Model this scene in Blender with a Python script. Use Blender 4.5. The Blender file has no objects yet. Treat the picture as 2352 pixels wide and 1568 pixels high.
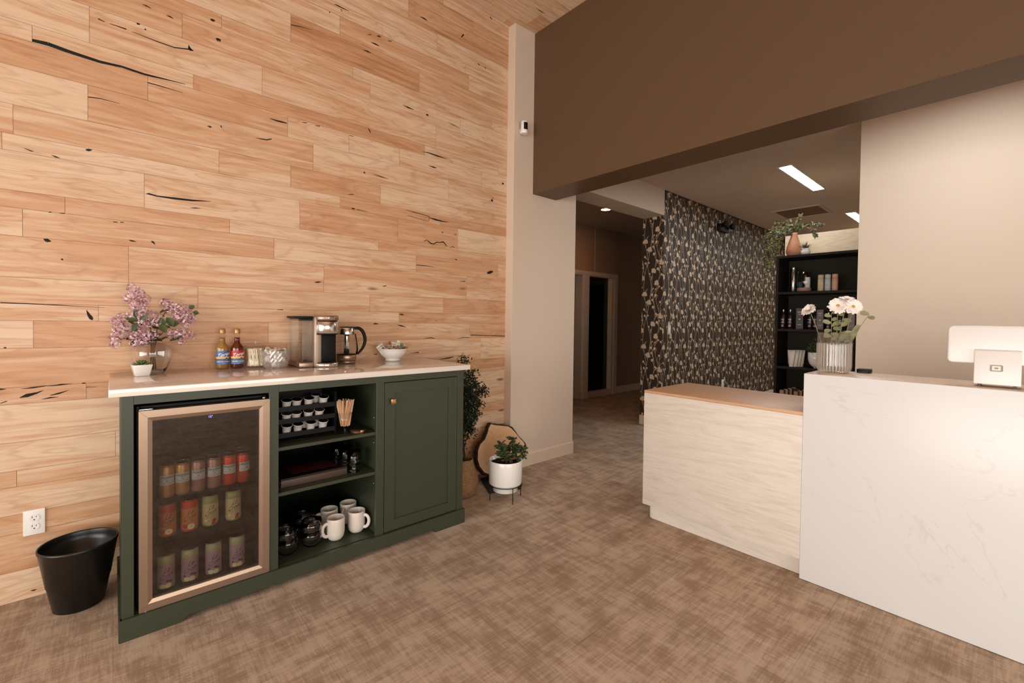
import bpy, bmesh, math, random
from mathutils import Vector, Matrix
PI = math.pi
C = bpy.context.scene.collection
S = bpy.context.scene
rnd = random.Random(7)

# ---------------------------------------------------------------- camera
F, YAW, PITCH, ROLL = 1032.86 / 2352, math.radians(41.65), math.radians(-0.993), math.radians(0.744)
cam = bpy.data.objects.new('camera', bpy.data.cameras.new('camera'))
C.objects.link(cam)
fw = Vector((math.sin(YAW) * math.cos(PITCH), math.cos(YAW) * math.cos(PITCH), math.sin(PITCH)))
ri = Vector((math.cos(YAW), -math.sin(YAW), 0))
up = ri.cross(fw)
r2 = math.cos(ROLL) * ri + math.sin(ROLL) * up
u2 = -math.sin(ROLL) * ri + math.cos(ROLL) * up
m3 = Matrix((r2, u2, -fw)).transposed()
cam.matrix_world = Matrix.Translation((0, -2.977, 1.30)) @ m3.to_4x4()
cam.data.sensor_width = 36
cam.data.lens = 36 * F
cam.data.shift_y = -32.02 / 2352
cam.data.clip_start = 0.05
S.camera = cam

# ---------------------------------------------------------------- world, exposure, daylight
S.view_settings.view_transform = 'Standard'
S.view_settings.look = 'None'
S.view_settings.gamma = 1
S.view_settings.exposure = -0.14
S.view_settings.use_curve_mapping = False
S.cycles.transparent_max_bounces = 32


def lin(h, k=1.0):
    if isinstance(h, str):
        h = h.lstrip('#')
        v = [int(h[i:i + 2], 16) / 255 for i in (0, 2, 4)]
    else:
        v = [c / 255 for c in h]
    return tuple((c / 12.92 if c <= .04045 else ((c + .055) / 1.055) ** 2.4) * k for c in v) + (1,)


w = bpy.data.worlds.new('world'); S.world = w; w.use_nodes = True
w.node_tree.nodes['Background'].inputs[0].default_value = lin((228, 226, 226))
w.node_tree.nodes['Background'].inputs[1].default_value = 0.9


def area(name, loc, rot, sx, sy, power, col):
    L = bpy.data.lights.new(name, 'AREA'); L.shape = 'RECTANGLE'; L.size = sx; L.size_y = sy
    L.energy = power; L.color = col; L.spread = math.radians(150)
    o = bpy.data.objects.new(name, L); o.location = loc; o.rotation_euler = rot; C.objects.link(o)
    return o


DAY = (1.0, 0.955, 0.91)
area('daylight_left_window', (-3.35, -2.9, 1.25), (0, -PI / 2, 0), 1.9, 4.6, 205, DAY)
area('daylight_rear_window', (-0.3, -6.75, 1.25), (PI / 2, 0, 0), 4.6, 1.9, 128, DAY)

# ---------------------------------------------------------------- helpers


class MB:
    def __init__(s):
        s.v = []; s.f = []; s.m = []; s.s = []; s.uv = {}

    def add(s, vs, fs, m=0, sm=False):
        b = len(s.v)
        s.v += [tuple(v) for v in vs]
        for f in fs:
            s.f.append(tuple(i + b for i in f)); s.m.append(m); s.s.append(sm)
        return s

    def box(s, x0, x1, y0, y1, z0, z1, m=0, M=None):
        vs = [(x, y, z) for z in (z0, z1) for y in (y0, y1) for x in (x0, x1)]
        if M: vs = [M @ Vector(v) for v in vs]
        return s.add(vs, [(0, 2, 3, 1), (4, 5, 7, 6), (0, 1, 5, 4), (2, 6, 7, 3), (0, 4, 6, 2), (1, 3, 7, 5)], m)

    def quad(s, a, b, c, d, m=0): return s.add([a, b, c, d], [(0, 1, 2, 3)], m)

    def lathe(s, prof, n=32, c=(0, 0, 0), m=0, sm=True, sx=1, sy=1, M=None, ribs=0, amp=0, rz=None):
        vs = []
        for r, z in prof:
            for k in range(n):
                a = 2 * PI * k / n
                q = r
                if ribs and (rz is None or rz[0] < z < rz[1]): q = r + amp * abs(math.sin(a * ribs / 2))
                p = Vector((q * math.cos(a) * sx, q * math.sin(a) * sy, z))
                if M: p = M @ p
                vs.append(p + Vector(c))
        fs = []
        for i in range(len(prof) - 1):
            for k in range(n):
                k2 = (k + 1) % n
                fs.append((i * n + k, i * n + k2, (i + 1) * n + k2, (i + 1) * n + k))
        s.add(vs, fs, m, sm)
        b = len(s.v) - len(vs)
        for i, flip in ((0, True), (len(prof) - 1, False)):
            if prof[i][0] > 1e-5:
                ids = [b + i * n + k for k in range(n)]
                if i == 0 and prof[0] != prof[-1] or i and prof[0] != prof[-1]:
                    s.f.append(tuple(reversed(ids)) if flip else tuple(ids)); s.m.append(m); s.s.append(False)
        return s

    def tube(s, pts, r, n=8, m=0, cap=True, flat=1.0):
        pts = [Vector(p) for p in pts]
        rs = r if isinstance(r, (list, tuple)) else [r] * len(pts)
        t0 = (pts[1] - pts[0]).normalized()
        a = Vector((0, 0, 1)) if abs(t0.z) < .9 else Vector((1, 0, 0))
        nrm = t0.cross(a).normalized()
        vs = []
        for i, p in enumerate(pts):
            t = (pts[min(i + 1, len(pts) - 1)] - pts[max(i - 1, 0)])
            t = t.normalized() if t.length > 1e-9 else t0
            nrm = (nrm - t * nrm.dot(t))
            nrm = nrm.normalized() if nrm.length > 1e-6 else t.orthogonal().normalized()
            bi = t.cross(nrm)
            for k in range(n):
                q = 2 * PI * k / n
                vs.append(p + (nrm * math.cos(q) + bi * math.sin(q) * flat) * rs[i])
        fs = [(i * n + k, i * n + (k + 1) % n, (i + 1) * n + (k + 1) % n, (i + 1) * n + k) for i in range(len(pts) - 1) for k in range(n)]
        if cap: fs += [tuple(reversed(range(n))), tuple((len(pts) - 1) * n + k for k in range(n))]
        return s.add(vs, fs, m, n > 4)

    def stube(s, pts, r, n=10, k=5, **kw):
        """tube through a smooth curve"""
        P = [Vector(p) for p in pts]; rs = r if isinstance(r, (list, tuple)) else [r] * len(P)
        o, q = [], []
        for i in range(len(P) - 1):
            a, b, c, d = P[max(i - 1, 0)], P[i], P[i + 1], P[min(i + 2, len(P) - 1)]
            for j in range(k):
                t = j / k
                o.append(.5 * ((2 * b) + (c - a) * t + (2 * a - 5 * b + 4 * c - d) * t * t + (3 * b - a - 3 * c + d) * t ** 3)); q.append(rs[i] * (1 - t) + rs[i + 1] * t)
        o.append(P[-1]); q.append(rs[-1])
        return s.tube(o, q, n, **kw)

    def prism(s, poly, fn, d0, d1, m=0, sm=False):
        """poly = 2-D points, fn(a,b,d)->3-D; extruded d0..d1"""
        n = len(poly)
        vs = [fn(a, b, d0) for a, b in poly] + [fn(a, b, d1) for a, b in poly]
        fs = [tuple(reversed(range(n))), tuple(range(n, 2 * n))] + [(i, (i + 1) % n, n + (i + 1) % n, n + i) for i in range(n)]
        return s.add(vs, fs, m, sm)

    def leaf(s, base, d, nrm, L, W, m=0, bend=.15, blunt=0):
        d = Vector(d).normalized(); nrm = Vector(nrm)
        sd = d.cross(nrm)
        sd = sd.normalized() if sd.length > 1e-5 else d.orthogonal().normalized()
        n2 = sd.cross(d).normalized(); b = Vector(base)
        prof = [(0, .0), (.2, .6), (.6, 1), (.93, .78), (1, 0)] if blunt else [(0, .0), (.2, .6), (.5, 1), (.8, .6), (1, 0)]
        vs = [b]
        for t, q in prof[1:-1]:
            o = b + d * L * t + n2 * (-bend * L * t * t)
            vs += [o - sd * W / 2 * q + n2 * W * .12, o, o + sd * W / 2 * q + n2 * W * .12]
        vs.append(b + d * L - n2 * bend * L)
        fs = [(0, 2, 1), (0, 3, 2)]
        for i in range(2):
            a = 1 + 3 * i
            fs += [(a, a + 1, a + 4, a + 3), (a + 1, a + 2, a + 5, a + 4)]
        fs += [(7, 8, 10), (8, 9, 10)]
        return s.add(vs, fs, m, True)

    def build(s, name, mats, parent=None, bevel=0, seg=2, loc=None, merge=False, angle=None):
        me = bpy.data.meshes.new(name)
        me.from_pydata([tuple(v) for v in s.v], [], s.f)
        for mt in (mats if isinstance(mats, (list, tuple)) else [mats]): me.materials.append(mt)
        me.polygons.foreach_set('material_index', s.m)
        me.polygons.foreach_set('use_smooth', s.s)
        if s.uv:
            for nm, vals in s.uv.items():
                u = me.uv_layers.new(name=nm)
                for i, q in enumerate(vals): u.data[i].uv = q
        if bevel or merge:
            bm = bmesh.new(); bm.from_mesh(me)
            if merge: bmesh.ops.remove_doubles(bm, verts=bm.verts, dist=1e-5)
            if bevel:
                es = [e for e in bm.edges if len(e.link_faces) == 2 and e.calc_face_angle(0) > .6]
                bmesh.ops.bevel(bm, geom=es, offset=bevel, segments=seg, affect='EDGES', profile=.5)
                for f in bm.faces: f.smooth = True
            bm.to_mesh(me); bm.free()
            if bevel: me.set_sharp_from_angle(angle=math.radians(35))
        me.update()
        o = bpy.data.objects.new(name, me); C.objects.link(o)
        if parent: o.parent = parent
        if loc: o.location = loc
        return o


def tag(o, label=None, cat=None, group=None, kind=None):
    if label: o['label'] = label
    if cat: o['category'] = cat
    if group: o['group'] = group
    if kind: o['kind'] = kind
    return o


def thing(name, loc, label, cat, group=None, rz=0):
    o = bpy.data.objects.new(name, None); o.empty_display_size = .05; C.objects.link(o)
    o.location = loc; o.rotation_euler = (0, 0, rz)
    return tag(o, label, cat, group)


def dup(root, loc, rz=0, label=None, scale=None):
    r = root.copy(); C.objects.link(r); r.location = loc; r.rotation_euler = (0, 0, rz)
    if label: r['label'] = label
    if scale: r.scale = (scale,) * 3
    for ch in list(root.children):
        c = ch.copy(); C.objects.link(c); c.parent = r
        for g in list(ch.children):
            d = g.copy(); C.objects.link(d); d.parent = c
    return r


def struct(name, mb, mats, label=None, **k):
    o = mb.build(name, mats, **k); o['kind'] = 'structure'
    if label: o['label'] = label; o['category'] = name.split('_')[0]
    return o


# ---------------------------------------------------------------- materials
def nt(name):
    m = bpy.data.materials.new(name); m.use_nodes = True
    t = m.node_tree; return m, t, t.nodes['Principled BSDF']


def mat(name, col, rough=.5, metal=0, spec=.5, bump=0, bscale=200, var=0, vscale=5, emit=0, coat=0, trans=0, sub=0):
    m, t, p = nt(name)
    c = col if isinstance(col, tuple) and len(col) == 4 else lin(col)
    p.inputs['Base Color'].default_value = c
    p.inputs['Roughness'].default_value = rough
    p.inputs['Metallic'].default_value = metal
    p.inputs['Specular IOR Level'].default_value = spec
    p.inputs['Coat Weight'].default_value = coat
    p.inputs['Transmission Weight'].default_value = trans
    if emit:
        p.inputs['Emission Color'].default_value = c; p.inputs['Emission Strength'].default_value = emit
    tc = t.nodes.new('ShaderNodeTexCoord')
    if var:
        n = t.nodes.new('ShaderNodeTexNoise'); n.inputs['Scale'].default_value = vscale; n.inputs['Detail'].default_value = 5
        t.links.new(tc.outputs['Object'], n.inputs['Vector'])
        mx = t.nodes.new('ShaderNodeMix'); mx.data_type = 'RGBA'
        mx.inputs[6].default_value = tuple(x * (1 - var) for x in c[:3]) + (1,)
        mx.inputs[7].default_value = tuple(min(1, x * (1 + var)) for x in c[:3]) + (1,)
        t.links.new(n.outputs[0], mx.inputs[0]); t.links.new(mx.outputs[2], p.inputs['Base Color'])
    if bump:
        n = t.nodes.new('ShaderNodeTexNoise'); n.inputs['Scale'].default_value = bscale; n.inputs['Detail'].default_value = 3
        t.links.new(tc.outputs['Object'], n.inputs['Vector'])
        b = t.nodes.new('ShaderNodeBump'); b.inputs['Strength'].default_value = bump; b.inputs['Distance'].default_value = .002
        t.links.new(n.outputs[0], b.inputs['Height']); t.links.new(b.outputs[0], p.inputs['Normal'])
    return m


class G:
    """tiny node-graph helper"""
    def __init__(s, name):
        s.m, s.t, s.p = nt(name)

    def n(s, typ, **kw):
        nd = s.t.nodes.new('ShaderNode' + typ)
        for k, v in kw.items():
            if k in nd.inputs: s.set(nd.inputs[k], v)
            else: setattr(nd, k, v)
        return nd

    def set(s, inp, v):
        if isinstance(v, bpy.types.NodeSocket): s.t.links.new(v, inp)
        else: inp.default_value = v

    def math(s, op, a, b=0.0, c=0.0):
        nd = s.t.nodes.new('ShaderNodeMath'); nd.operation = op
        for i, v in enumerate((a, b, c)): s.set(nd.inputs[i], v)
        return nd.outputs[0]

    def mix(s, f, a, b, blend='MIX'):
        nd = s.t.nodes.new('ShaderNodeMix'); nd.data_type = 'RGBA'; nd.blend_type = blend
        s.set(nd.inputs[0], f); s.set(nd.inputs[6], a); s.set(nd.inputs[7], b)
        return nd.outputs[2]

    def ramp(s, f, stops):
        nd = s.t.nodes.new('ShaderNodeMapRange'); nd.interpolation_type = 'SMOOTHSTEP'
        s.set(nd.inputs[0], f); nd.inputs[1].default_value = stops[0]; nd.inputs[2].default_value = stops[1]
        return nd.outputs[0]

    def comb(s, x, y, z):
        nd = s.t.nodes.new('ShaderNodeCombineXYZ')
        for i, v in enumerate((x, y, z)): s.set(nd.inputs[i], v)
        return nd.outputs[0]

    def noise(s, vec, scale=1, detail=4, rough=.55, dist=0):
        nd = s.t.nodes.new('ShaderNodeTexNoise')
        s.t.links.new(vec, nd.inputs['Vector'])
        nd.inputs['Scale'].default_value = scale; nd.inputs['Detail'].default_value = detail
        nd.inputs['Roughness'].default_value = rough; nd.inputs['Distortion'].default_value = dist
        return nd.outputs[0]

    def sep(s, v):
        nd = s.t.nodes.new('ShaderNodeSeparateXYZ'); s.t.links.new(v, nd.inputs[0]); return nd.outputs

    def col(s, v): s.set(s.p.inputs['Base Color'], v)

    def bump(s, h, st=.2, d=.002):
        b = s.t.nodes.new('ShaderNodeBump'); b.inputs['Strength'].default_value = st; b.inputs['Distance'].default_value = d
        s.t.links.new(h, b.inputs['Height']); s.t.links.new(b.outputs[0], s.p.inputs['Normal'])


def thin_glass(name, tint=(1, 1, 1, 1), refl=.9, lo=.04, rough=.0, haze=0, ribs=0):
    g = G(name); t = g.t
    out = t.nodes['Material Output']
    tr = g.n('BsdfTransparent'); tr.inputs[0].default_value = tint
    gl = g.n('BsdfGlossy'); gl.inputs['Roughness'].default_value = rough
    lw = g.n('LayerWeight'); lw.inputs[0].default_value = .5
    f = g.math('POWER', lw.outputs['Facing'], 4.2)
    f = g.math('MULTIPLY_ADD', f, refl - lo, lo)
    mx = g.n('MixShader'); g.set(mx.inputs[0], f)
    t.links.new(tr.outputs[0], mx.inputs[1]); t.links.new(gl.outputs[0], mx.inputs[2])
    res = mx.outputs[0]
    if haze:      # cut or ribbed glass scatters part of the light it passes
        df = g.n('BsdfDiffuse'); df.inputs[0].default_value = (.92, .88, .82, 1)
        tl = g.n('BsdfTranslucent'); tl.inputs[0].default_value = (.92, .88, .82, 1)
        ad = g.n('MixShader'); ad.inputs[0].default_value = .5
        t.links.new(df.outputs[0], ad.inputs[1]); t.links.new(tl.outputs[0], ad.inputs[2])
        m2 = g.n('MixShader')
        if ribs:
            x, y, z = g.sep(g.n('TexCoord').outputs['Object'])
            s_ = g.math('ABSOLUTE', g.math('SINE', g.math('MULTIPLY', g.math('ARCTAN2', y, x), ribs / 2)))
            s_ = g.math('MULTIPLY', g.math('POWER', s_, 1.6), g.math('LESS_THAN', z, .151))
            g.set(m2.inputs[0], g.math('MULTIPLY_ADD', s_, haze, .03))
        else: m2.inputs[0].default_value = haze
        t.links.new(res, m2.inputs[1]); t.links.new(ad.outputs[0], m2.inputs[2]); res = m2.outputs[0]
    t.links.new(res, out.inputs[0])
    return g.m


def plank_mat(name, light, mid, dark):
    g = G(name)
    uv = g.n('UVMap'); uv.uv_map = 'grain'
    ran = g.n('UVMap'); ran.uv_map = 'rand'
    x, y, _ = g.sep(uv.outputs[0]); r1, r2_, _ = g.sep(ran.outputs[0])
    off = g.math('MULTIPLY', r1, 91.0)
    low = g.noise(g.comb(g.math('MULTIPLY', x, 1.1), g.math('MULTIPLY', y, 7.0), off), 1, 3, .5, .4)
    med = g.noise(g.comb(g.math('MULTIPLY', x, 2.2), g.math('MULTIPLY', y, 38.0), off), 1, 5, .6, .5)
    fine = g.noise(g.comb(g.math('MULTIPLY', x, 9.0), g.math('MULTIPLY', y, 260.0), off), 1, 3, .6)
    # cathedral figure: contour lines of the slow field
    ring = g.math('SINE', g.math('MULTIPLY', g.math('ADD', low, g.math('MULTIPLY', med, .10)), 62.0))
    ring = g.math('POWER', g.math('MULTIPLY_ADD', ring, .5, .5), 5.0)
    tone = g.math('ADD', g.math('MULTIPLY', r2_, .58), g.math('MULTIPLY', g.math('SUBTRACT', med, .5), 1.5))
    tone = g.math('ADD', tone, g.math('MULTIPLY', g.math('SUBTRACT', low, .5), 1.1))
    c = g.mix(g.ramp(tone, (-.15, .55)), light, mid)
    c = g.mix(g.math('MULTIPLY', g.ramp(tone, (.5, 1.05)), .85), c, dark)
    c = g.mix(g.math('MULTIPLY', ring, .26), c, dark)
    c = g.mix(g.math('MULTIPLY', g.ramp(fine, (.5, .8)), .30), c, dark)
    # small knots
    vo = g.n('TexVoronoi'); vo.inputs['Scale'].default_value = 1
    g.set(vo.inputs['Vector'], g.comb(g.math('MULTIPLY', x, 2.6), g.math('MULTIPLY', g.math('ADD', y, g.math('MULTIPLY', low, .03)), 9.0), off))
    kn = g.math('SUBTRACT', 1.0, g.ramp(vo.outputs['Distance'], (.035, .16)))
    sel = g.ramp(g.sep(vo.outputs['Color'])[0], (.80, .84))
    c = g.mix(g.math('MULTIPLY', g.math('MULTIPLY', kn, sel), .75), c, lin('#5a2c12'))
    g.col(c)
    g.p.inputs['Roughness'].default_value = .42
    g.p.inputs['Specular IOR Level'].default_value = .3
    g.bump(fine, .05, .001)
    return g.m


def laminate(name, a, b, sx, sy, sz, rough=.45, k=.6, figure=30):
    g = G(name)
    tc = g.n('TexCoord')
    x, y, z = g.sep(tc.outputs['Object'])
    v = g.comb(g.math('MULTIPLY', x, sx), g.math('MULTIPLY', y, sy), g.math('MULTIPLY', z, sz))
    low = g.noise(v, .35, 3, .5, .6); fine = g.noise(v, 4.0, 4, .6)
    ring = g.math('SINE', g.math('MULTIPLY', low, figure * 2.0))
    ring = g.math('POWER', g.math('MULTIPLY_ADD', ring, .5, .5), 3.0)
    f = g.math('ADD', g.math('MULTIPLY', ring, .45), g.math('MULTIPLY', g.ramp(fine, (.4, .75)), .55))
    g.col(g.mix(g.math('MULTIPLY', f, k), a, b))
    g.p.inputs['Roughness'].default_value = rough
    return g.m


M = {}
M['plank'] = plank_mat('hardwood_planks', lin('#d9bd9f'), lin('#c69974'), lin('#9c6841'))
M['seam'] = mat('plank_seam', '#94683f', .8)
M['crack'] = mat('dark_check_in_wood', '#120a06', .8)
M['wall'] = mat('beige_wall_paint', '#d3bfab', .75, bump=.05, bscale=350)
M['ceil'] = mat('ceiling_paint', '#c9b5a2', .8, bump=.05, bscale=300)
M['beam'] = mat('brown_wall_paint', '#5e4834', .42, bump=.04, bscale=350, spec=.22)
M['trimw'] = mat('trim_paint', '#d6bfa8', .45)
M['hallwall'] = mat('hall_wall_paint', '#a07f62', .8)
M['dark'] = mat('dark_interior', '#0b0a08', .8)
M['green'] = mat('green_cabinet_paint', '#353a2a', .42, bump=.04, bscale=250)
M['green_shade'] = mat('green_cabinet_inside_shade', '#10130c', .75, spec=.1)  # cabinet green darkened: the shade inside is put into the colour
M['quartz'] = mat('white_quartz_top', '#e3d9cf', .09, coat=.3, var=.02, vscale=60)
M['black'] = mat('black_plastic', '#090807', .5, spec=.25)
M['blackm'] = mat('black_metal', '#0f0d0b', .55, spec=.25)
M['white'] = mat('white_ceramic', '#e6e2dc', .18)
M['whitep'] = mat('white_plastic', '#e8e4df', .3)
M['chrome'] = mat('polished_steel', '#ddd9d4', .2, metal=1)
M['brass'] = mat('brass', '#c79a68', .3, metal=1)
M['glass'] = thin_glass('clear_glass', (.99, .99, .987, 1), .85, .022)
M['glass2'] = thin_glass('clear_glass_bright', (.985, .985, .98, 1), .9, .03, .01)


def real_glass(name):
    m, t, p = nt(name)
    p.inputs['Base Color'].default_value = (1, 1, 1, 1); p.inputs['Roughness'].default_value = 0
    p.inputs['IOR'].default_value = 1.48; p.inputs['Transmission Weight'].default_value = 1
    return m


M['crystal'] = thin_glass('cut_crystal', (.97, .97, .965, 1), .95, .12, .05, .16)
M['ribbed'] = thin_glass('ribbed_glass', (.98, .975, .97, 1), .9, .07, .03, .34, 33)
M['cut'] = real_glass('refracting_glass')
M['paper'] = mat('paper', '#e9e2d6', .7)


def steel():
    g = G('brushed_steel'); tc = g.n('TexCoord'); x, y, z = g.sep(tc.outputs['Object'])
    n = g.noise(g.comb(g.math('MULTIPLY', x, 3), y, g.math('MULTIPLY', z, 3)), 90, 3, .6)
    g.col(g.mix(n, lin('#9d8672'), lin('#b19a86')))
    g.p.inputs['Metallic'].default_value = .85; g.p.inputs['Roughness'].default_value = .36
    return g.m


M['steel'] = steel()


def carpet():
    g = G('carpet_tiles'); tc = g.n('TexCoord'); x, y, z = g.sep(tc.outputs['Object'])
    a = g.noise(g.comb(g.math('MULTIPLY', x, 9), g.math('MULTIPLY', y, 120), 0), 1, 4, .65)
    b = g.noise(g.comb(g.math('MULTIPLY', x, 120), g.math('MULTIPLY', y, 9), 3), 1, 4, .65)
    a2 = g.noise(g.comb(g.math('MULTIPLY', x, 4), g.math('MULTIPLY', y, 26), 5), 1, 3, .6)
    b2 = g.noise(g.comb(g.math('MULTIPLY', x, 26), g.math('MULTIPLY', y, 4), 8), 1, 3, .6)
    blot = g.noise(g.comb(x, y, 0), 5.5, 4, .6)
    fine = g.noise(g.comb(x, y, 0), 420, 2, .6)
    f = g.math('ADD', g.math('MULTIPLY', a, .55), g.math('MULTIPLY', b, .55))
    f = g.math('ADD', f, g.math('ADD', g.math('MULTIPLY', a2, .55), g.math('MULTIPLY', b2, .55)))
    f = g.math('ADD', f, g.math('MULTIPLY', blot, .85))
    f = g.ramp(f, (1.30, 1.74))
    c = g.mix(f, lin('#a28973'), lin('#cdb8a2'))
    c = g.mix(g.math('MULTIPLY', fine, .35), c, lin('#87705b'))
    br = g.n('TexBrick', offset=0.0); br.inputs['Scale'].default_value = 1
    br.inputs['Brick Width'].default_value = .61; br.inputs['Row Height'].default_value = .61
    br.inputs['Mortar Size'].default_value = .0018; br.inputs['Color1'].default_value = (1, 1, 1, 1)
    br.inputs['Color2'].default_value = (.90, .90, .90, 1); br.inputs['Mortar'].default_value = (.78, .78, .78, 1)
    g.set(br.inputs['Vector'], g.comb(x, y, 0))
    c = g.mix(1.0, c, br.outputs[0], 'MULTIPLY')
    g.col(c); g.p.inputs['Roughness'].default_value = .95; g.p.inputs['Specular IOR Level'].default_value = .1
    g.bump(g.math('ADD', fine, a), .5, .003)
    return g.m


M['carpet'] = carpet()
M['desk_front'] = laminate('pale_oak_laminate', lin('#d5ccc0'), lin('#b8a897'), 2, 2.2, 22, .5, .55)
M['desk_top'] = laminate('warm_oak_laminate', lin('#c9a07c'), lin('#a97f5c'), 22, 2, 20, .5, .6)
M['desk_topw'] = laminate('pale_counter_top', lin('#dcc2a8'), lin('#c9a98c'), 22, 2, 20, .4, .6)
M['oak_panel'] = laminate('oak_panel_laminate', lin('#d9c1a2'), lin('#bb9c78'), 2, 2.2, 22, .5, .6)


def marble():
    g = G('white_veined_quartz'); tc = g.n('TexCoord'); x, y, z = g.sep(tc.outputs['Object'])
    v = g.comb(x, g.math('MULTIPLY', y, 1.0), g.math('ADD', g.math('MULTIPLY', z, 1.7), g.math('MULTIPLY', y, -.7)))
    n = g.noise(v, 1.15, 5, .55, .5)
    l = g.math('ABSOLUTE', g.math('SUBTRACT', n, .5))
    l = g.math('SUBTRACT', 1.0, g.ramp(l, (.0, .006)))
    n2 = g.noise(v, 3.0, 3, .5)
    c = g.mix(g.math('MULTIPLY', g.math('MULTIPLY', l, n2), .45), lin('#dcdddc'), lin('#c4bdb4'))
    g.col(c); g.p.inputs['Roughness'].default_value = .3
    return g.m


M['marble'] = marble()

# ---------------------------------------------------------------- the room
HC, HB, ZB = 3.825, 2.903, 2.418        # front ceiling, back ceiling, underside of the header
XL, YR = -3.2, -6.6

mb = MB().quad((XL - .2, YR - .2, 0), (10, YR - .2, 0), (10, 5.2, 0), (XL - .2, 5.2, 0))
struct('floor', mb, M['carpet'], 'mottled brown carpet tile floor')


def planks(name, x0, x1, rows, place, marks=(), seed=1, mats=None, tones=None):
    """rows = list of (v0, v1, [joints]); place(u, v, d) -> 3-D. One quad per board, gaps show the dark backing."""
    R = random.Random(seed)
    mb = MB(); grain = []; rr = []
    e = .0006
    vmax = max(r[1] for r in rows); vmin = min(r[0] for r in rows)
    mb.add([place(x0, vmin, .004), place(x1, vmin, .004), place(x1, vmax, .004), place(x0, vmax, .004)], [(0, 1, 2, 3)], 1)
    grain += [(0, 0)] * 4; rr += [(0, 0)] * 4
    for v0, v1, js in rows:
        js = sorted(j for j in js if x0 < j < x1)
        # extend with random boards where the photo shows nothing
        a = js[0] if js else R.uniform(x0, x1)
        cuts = [a] + js[1:]
        while a > x0: a -= R.uniform(.7, 1.7); cuts.insert(0, max(a, x0))
        a = cuts[-1]
        while a < x1: a += R.uniform(.6, 1.6); cuts.append(min(a, x1))
        for u0, u1 in zip(cuts[:-1], cuts[1:]):
            if u1 - u0 < .01: continue
            mb.add([place(u0 + e, v0 + e, 0), place(u1 - e, v0 + e, 0), place(u1 - e, v1 - e, 0), place(u0 + e, v1 - e, 0)], [(0, 1, 2, 3)], 0)
            ou, ov = R.uniform(0, 50), R.uniform(0, 50)
            grain += [(ou, ov), (ou + u1 - u0, ov), (ou + u1 - u0, ov + v1 - v0), (ou, ov + v1 - v0)]
            q = (R.random(), R.random() ** 1.3)
            if tones and round(v0, 3) in tones: q = (q[0], tones[round(v0, 3)] + R.uniform(-.06, .06))
            rr += [q] * 4
    for poly in marks:
        mb.add([place(u, v, -.0006) for u, v in poly], [tuple(range(len(poly)))], 2)
        grain += [(0, 0)] * len(poly); rr += [(0, 0)] * len(poly)
    mb.uv = {'grain': grain, 'rand': rr}
    return struct(name, mb, mats or [M['plank'], M['seam'], M['crack']])


ROWS = [(0, .137, []), (.137, .308, []), (.308, .394, []), (.394, .519, [1.9]), (.519, .593, [-.322]), (.593, .72, [2.1]), (.72, .892, [1.95]),
        (.892, .968, [-.094]), (.968, 1.143, [2.3]), (1.143, 1.267, [-.268, .698, 2.188]), (1.267, 1.343, [-.05, .963, 1.551]),
        (1.343, 1.461, [.35, 1.330, 1.929]), (1.461, 1.645, [.062, 1.02, 2.148]), (1.645, 1.770, [-.3, .727, 1.687]),
        (1.770, 1.846, [-.164, .498, 1.39, 2.3]), (1.846, 2.020, [.124, .872, 1.538, 2.056]), (2.020, 2.094, [-.360, 1.122]),
        (2.094, 2.224, [.447, .818, 1.401]), (2.224, 2.395, [-.085, .95, 1.966]), (2.395, 2.520, [.138, .8, 1.177, 1.545, 2.29]),
        (2.520, 2.597, [-.267, .329, 1.75]), (2.597, 2.769, [-.079, .66, 1.846]), (2.769, 2.896, [.28, 1.321, 2.067]),
        (2.896, 2.971, [.458, 1.2, 2.387]), (2.971, 3.140, [.0, .815, 1.699]), (3.140, 3.262, [.35, 1.112, 2.147]),
        (3.262, 3.336, [.6, 1.406]), (3.336, 3.465, [.9, 1.85]), (3.465, 3.610, [.4, 1.605]), (3.610, 3.705, [1.0, 2.187]), (3.705, HC, [.8, 1.9])]


def line_mark(pts, w):
    """a check in the wood: polyline with half widths"""
    top = [(u, v + q) for (u, v), q in zip(pts, w)]; bot = [(u, v - q) for (u, v), q in zip(pts, w)]
    return bot + top[::-1]


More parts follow.
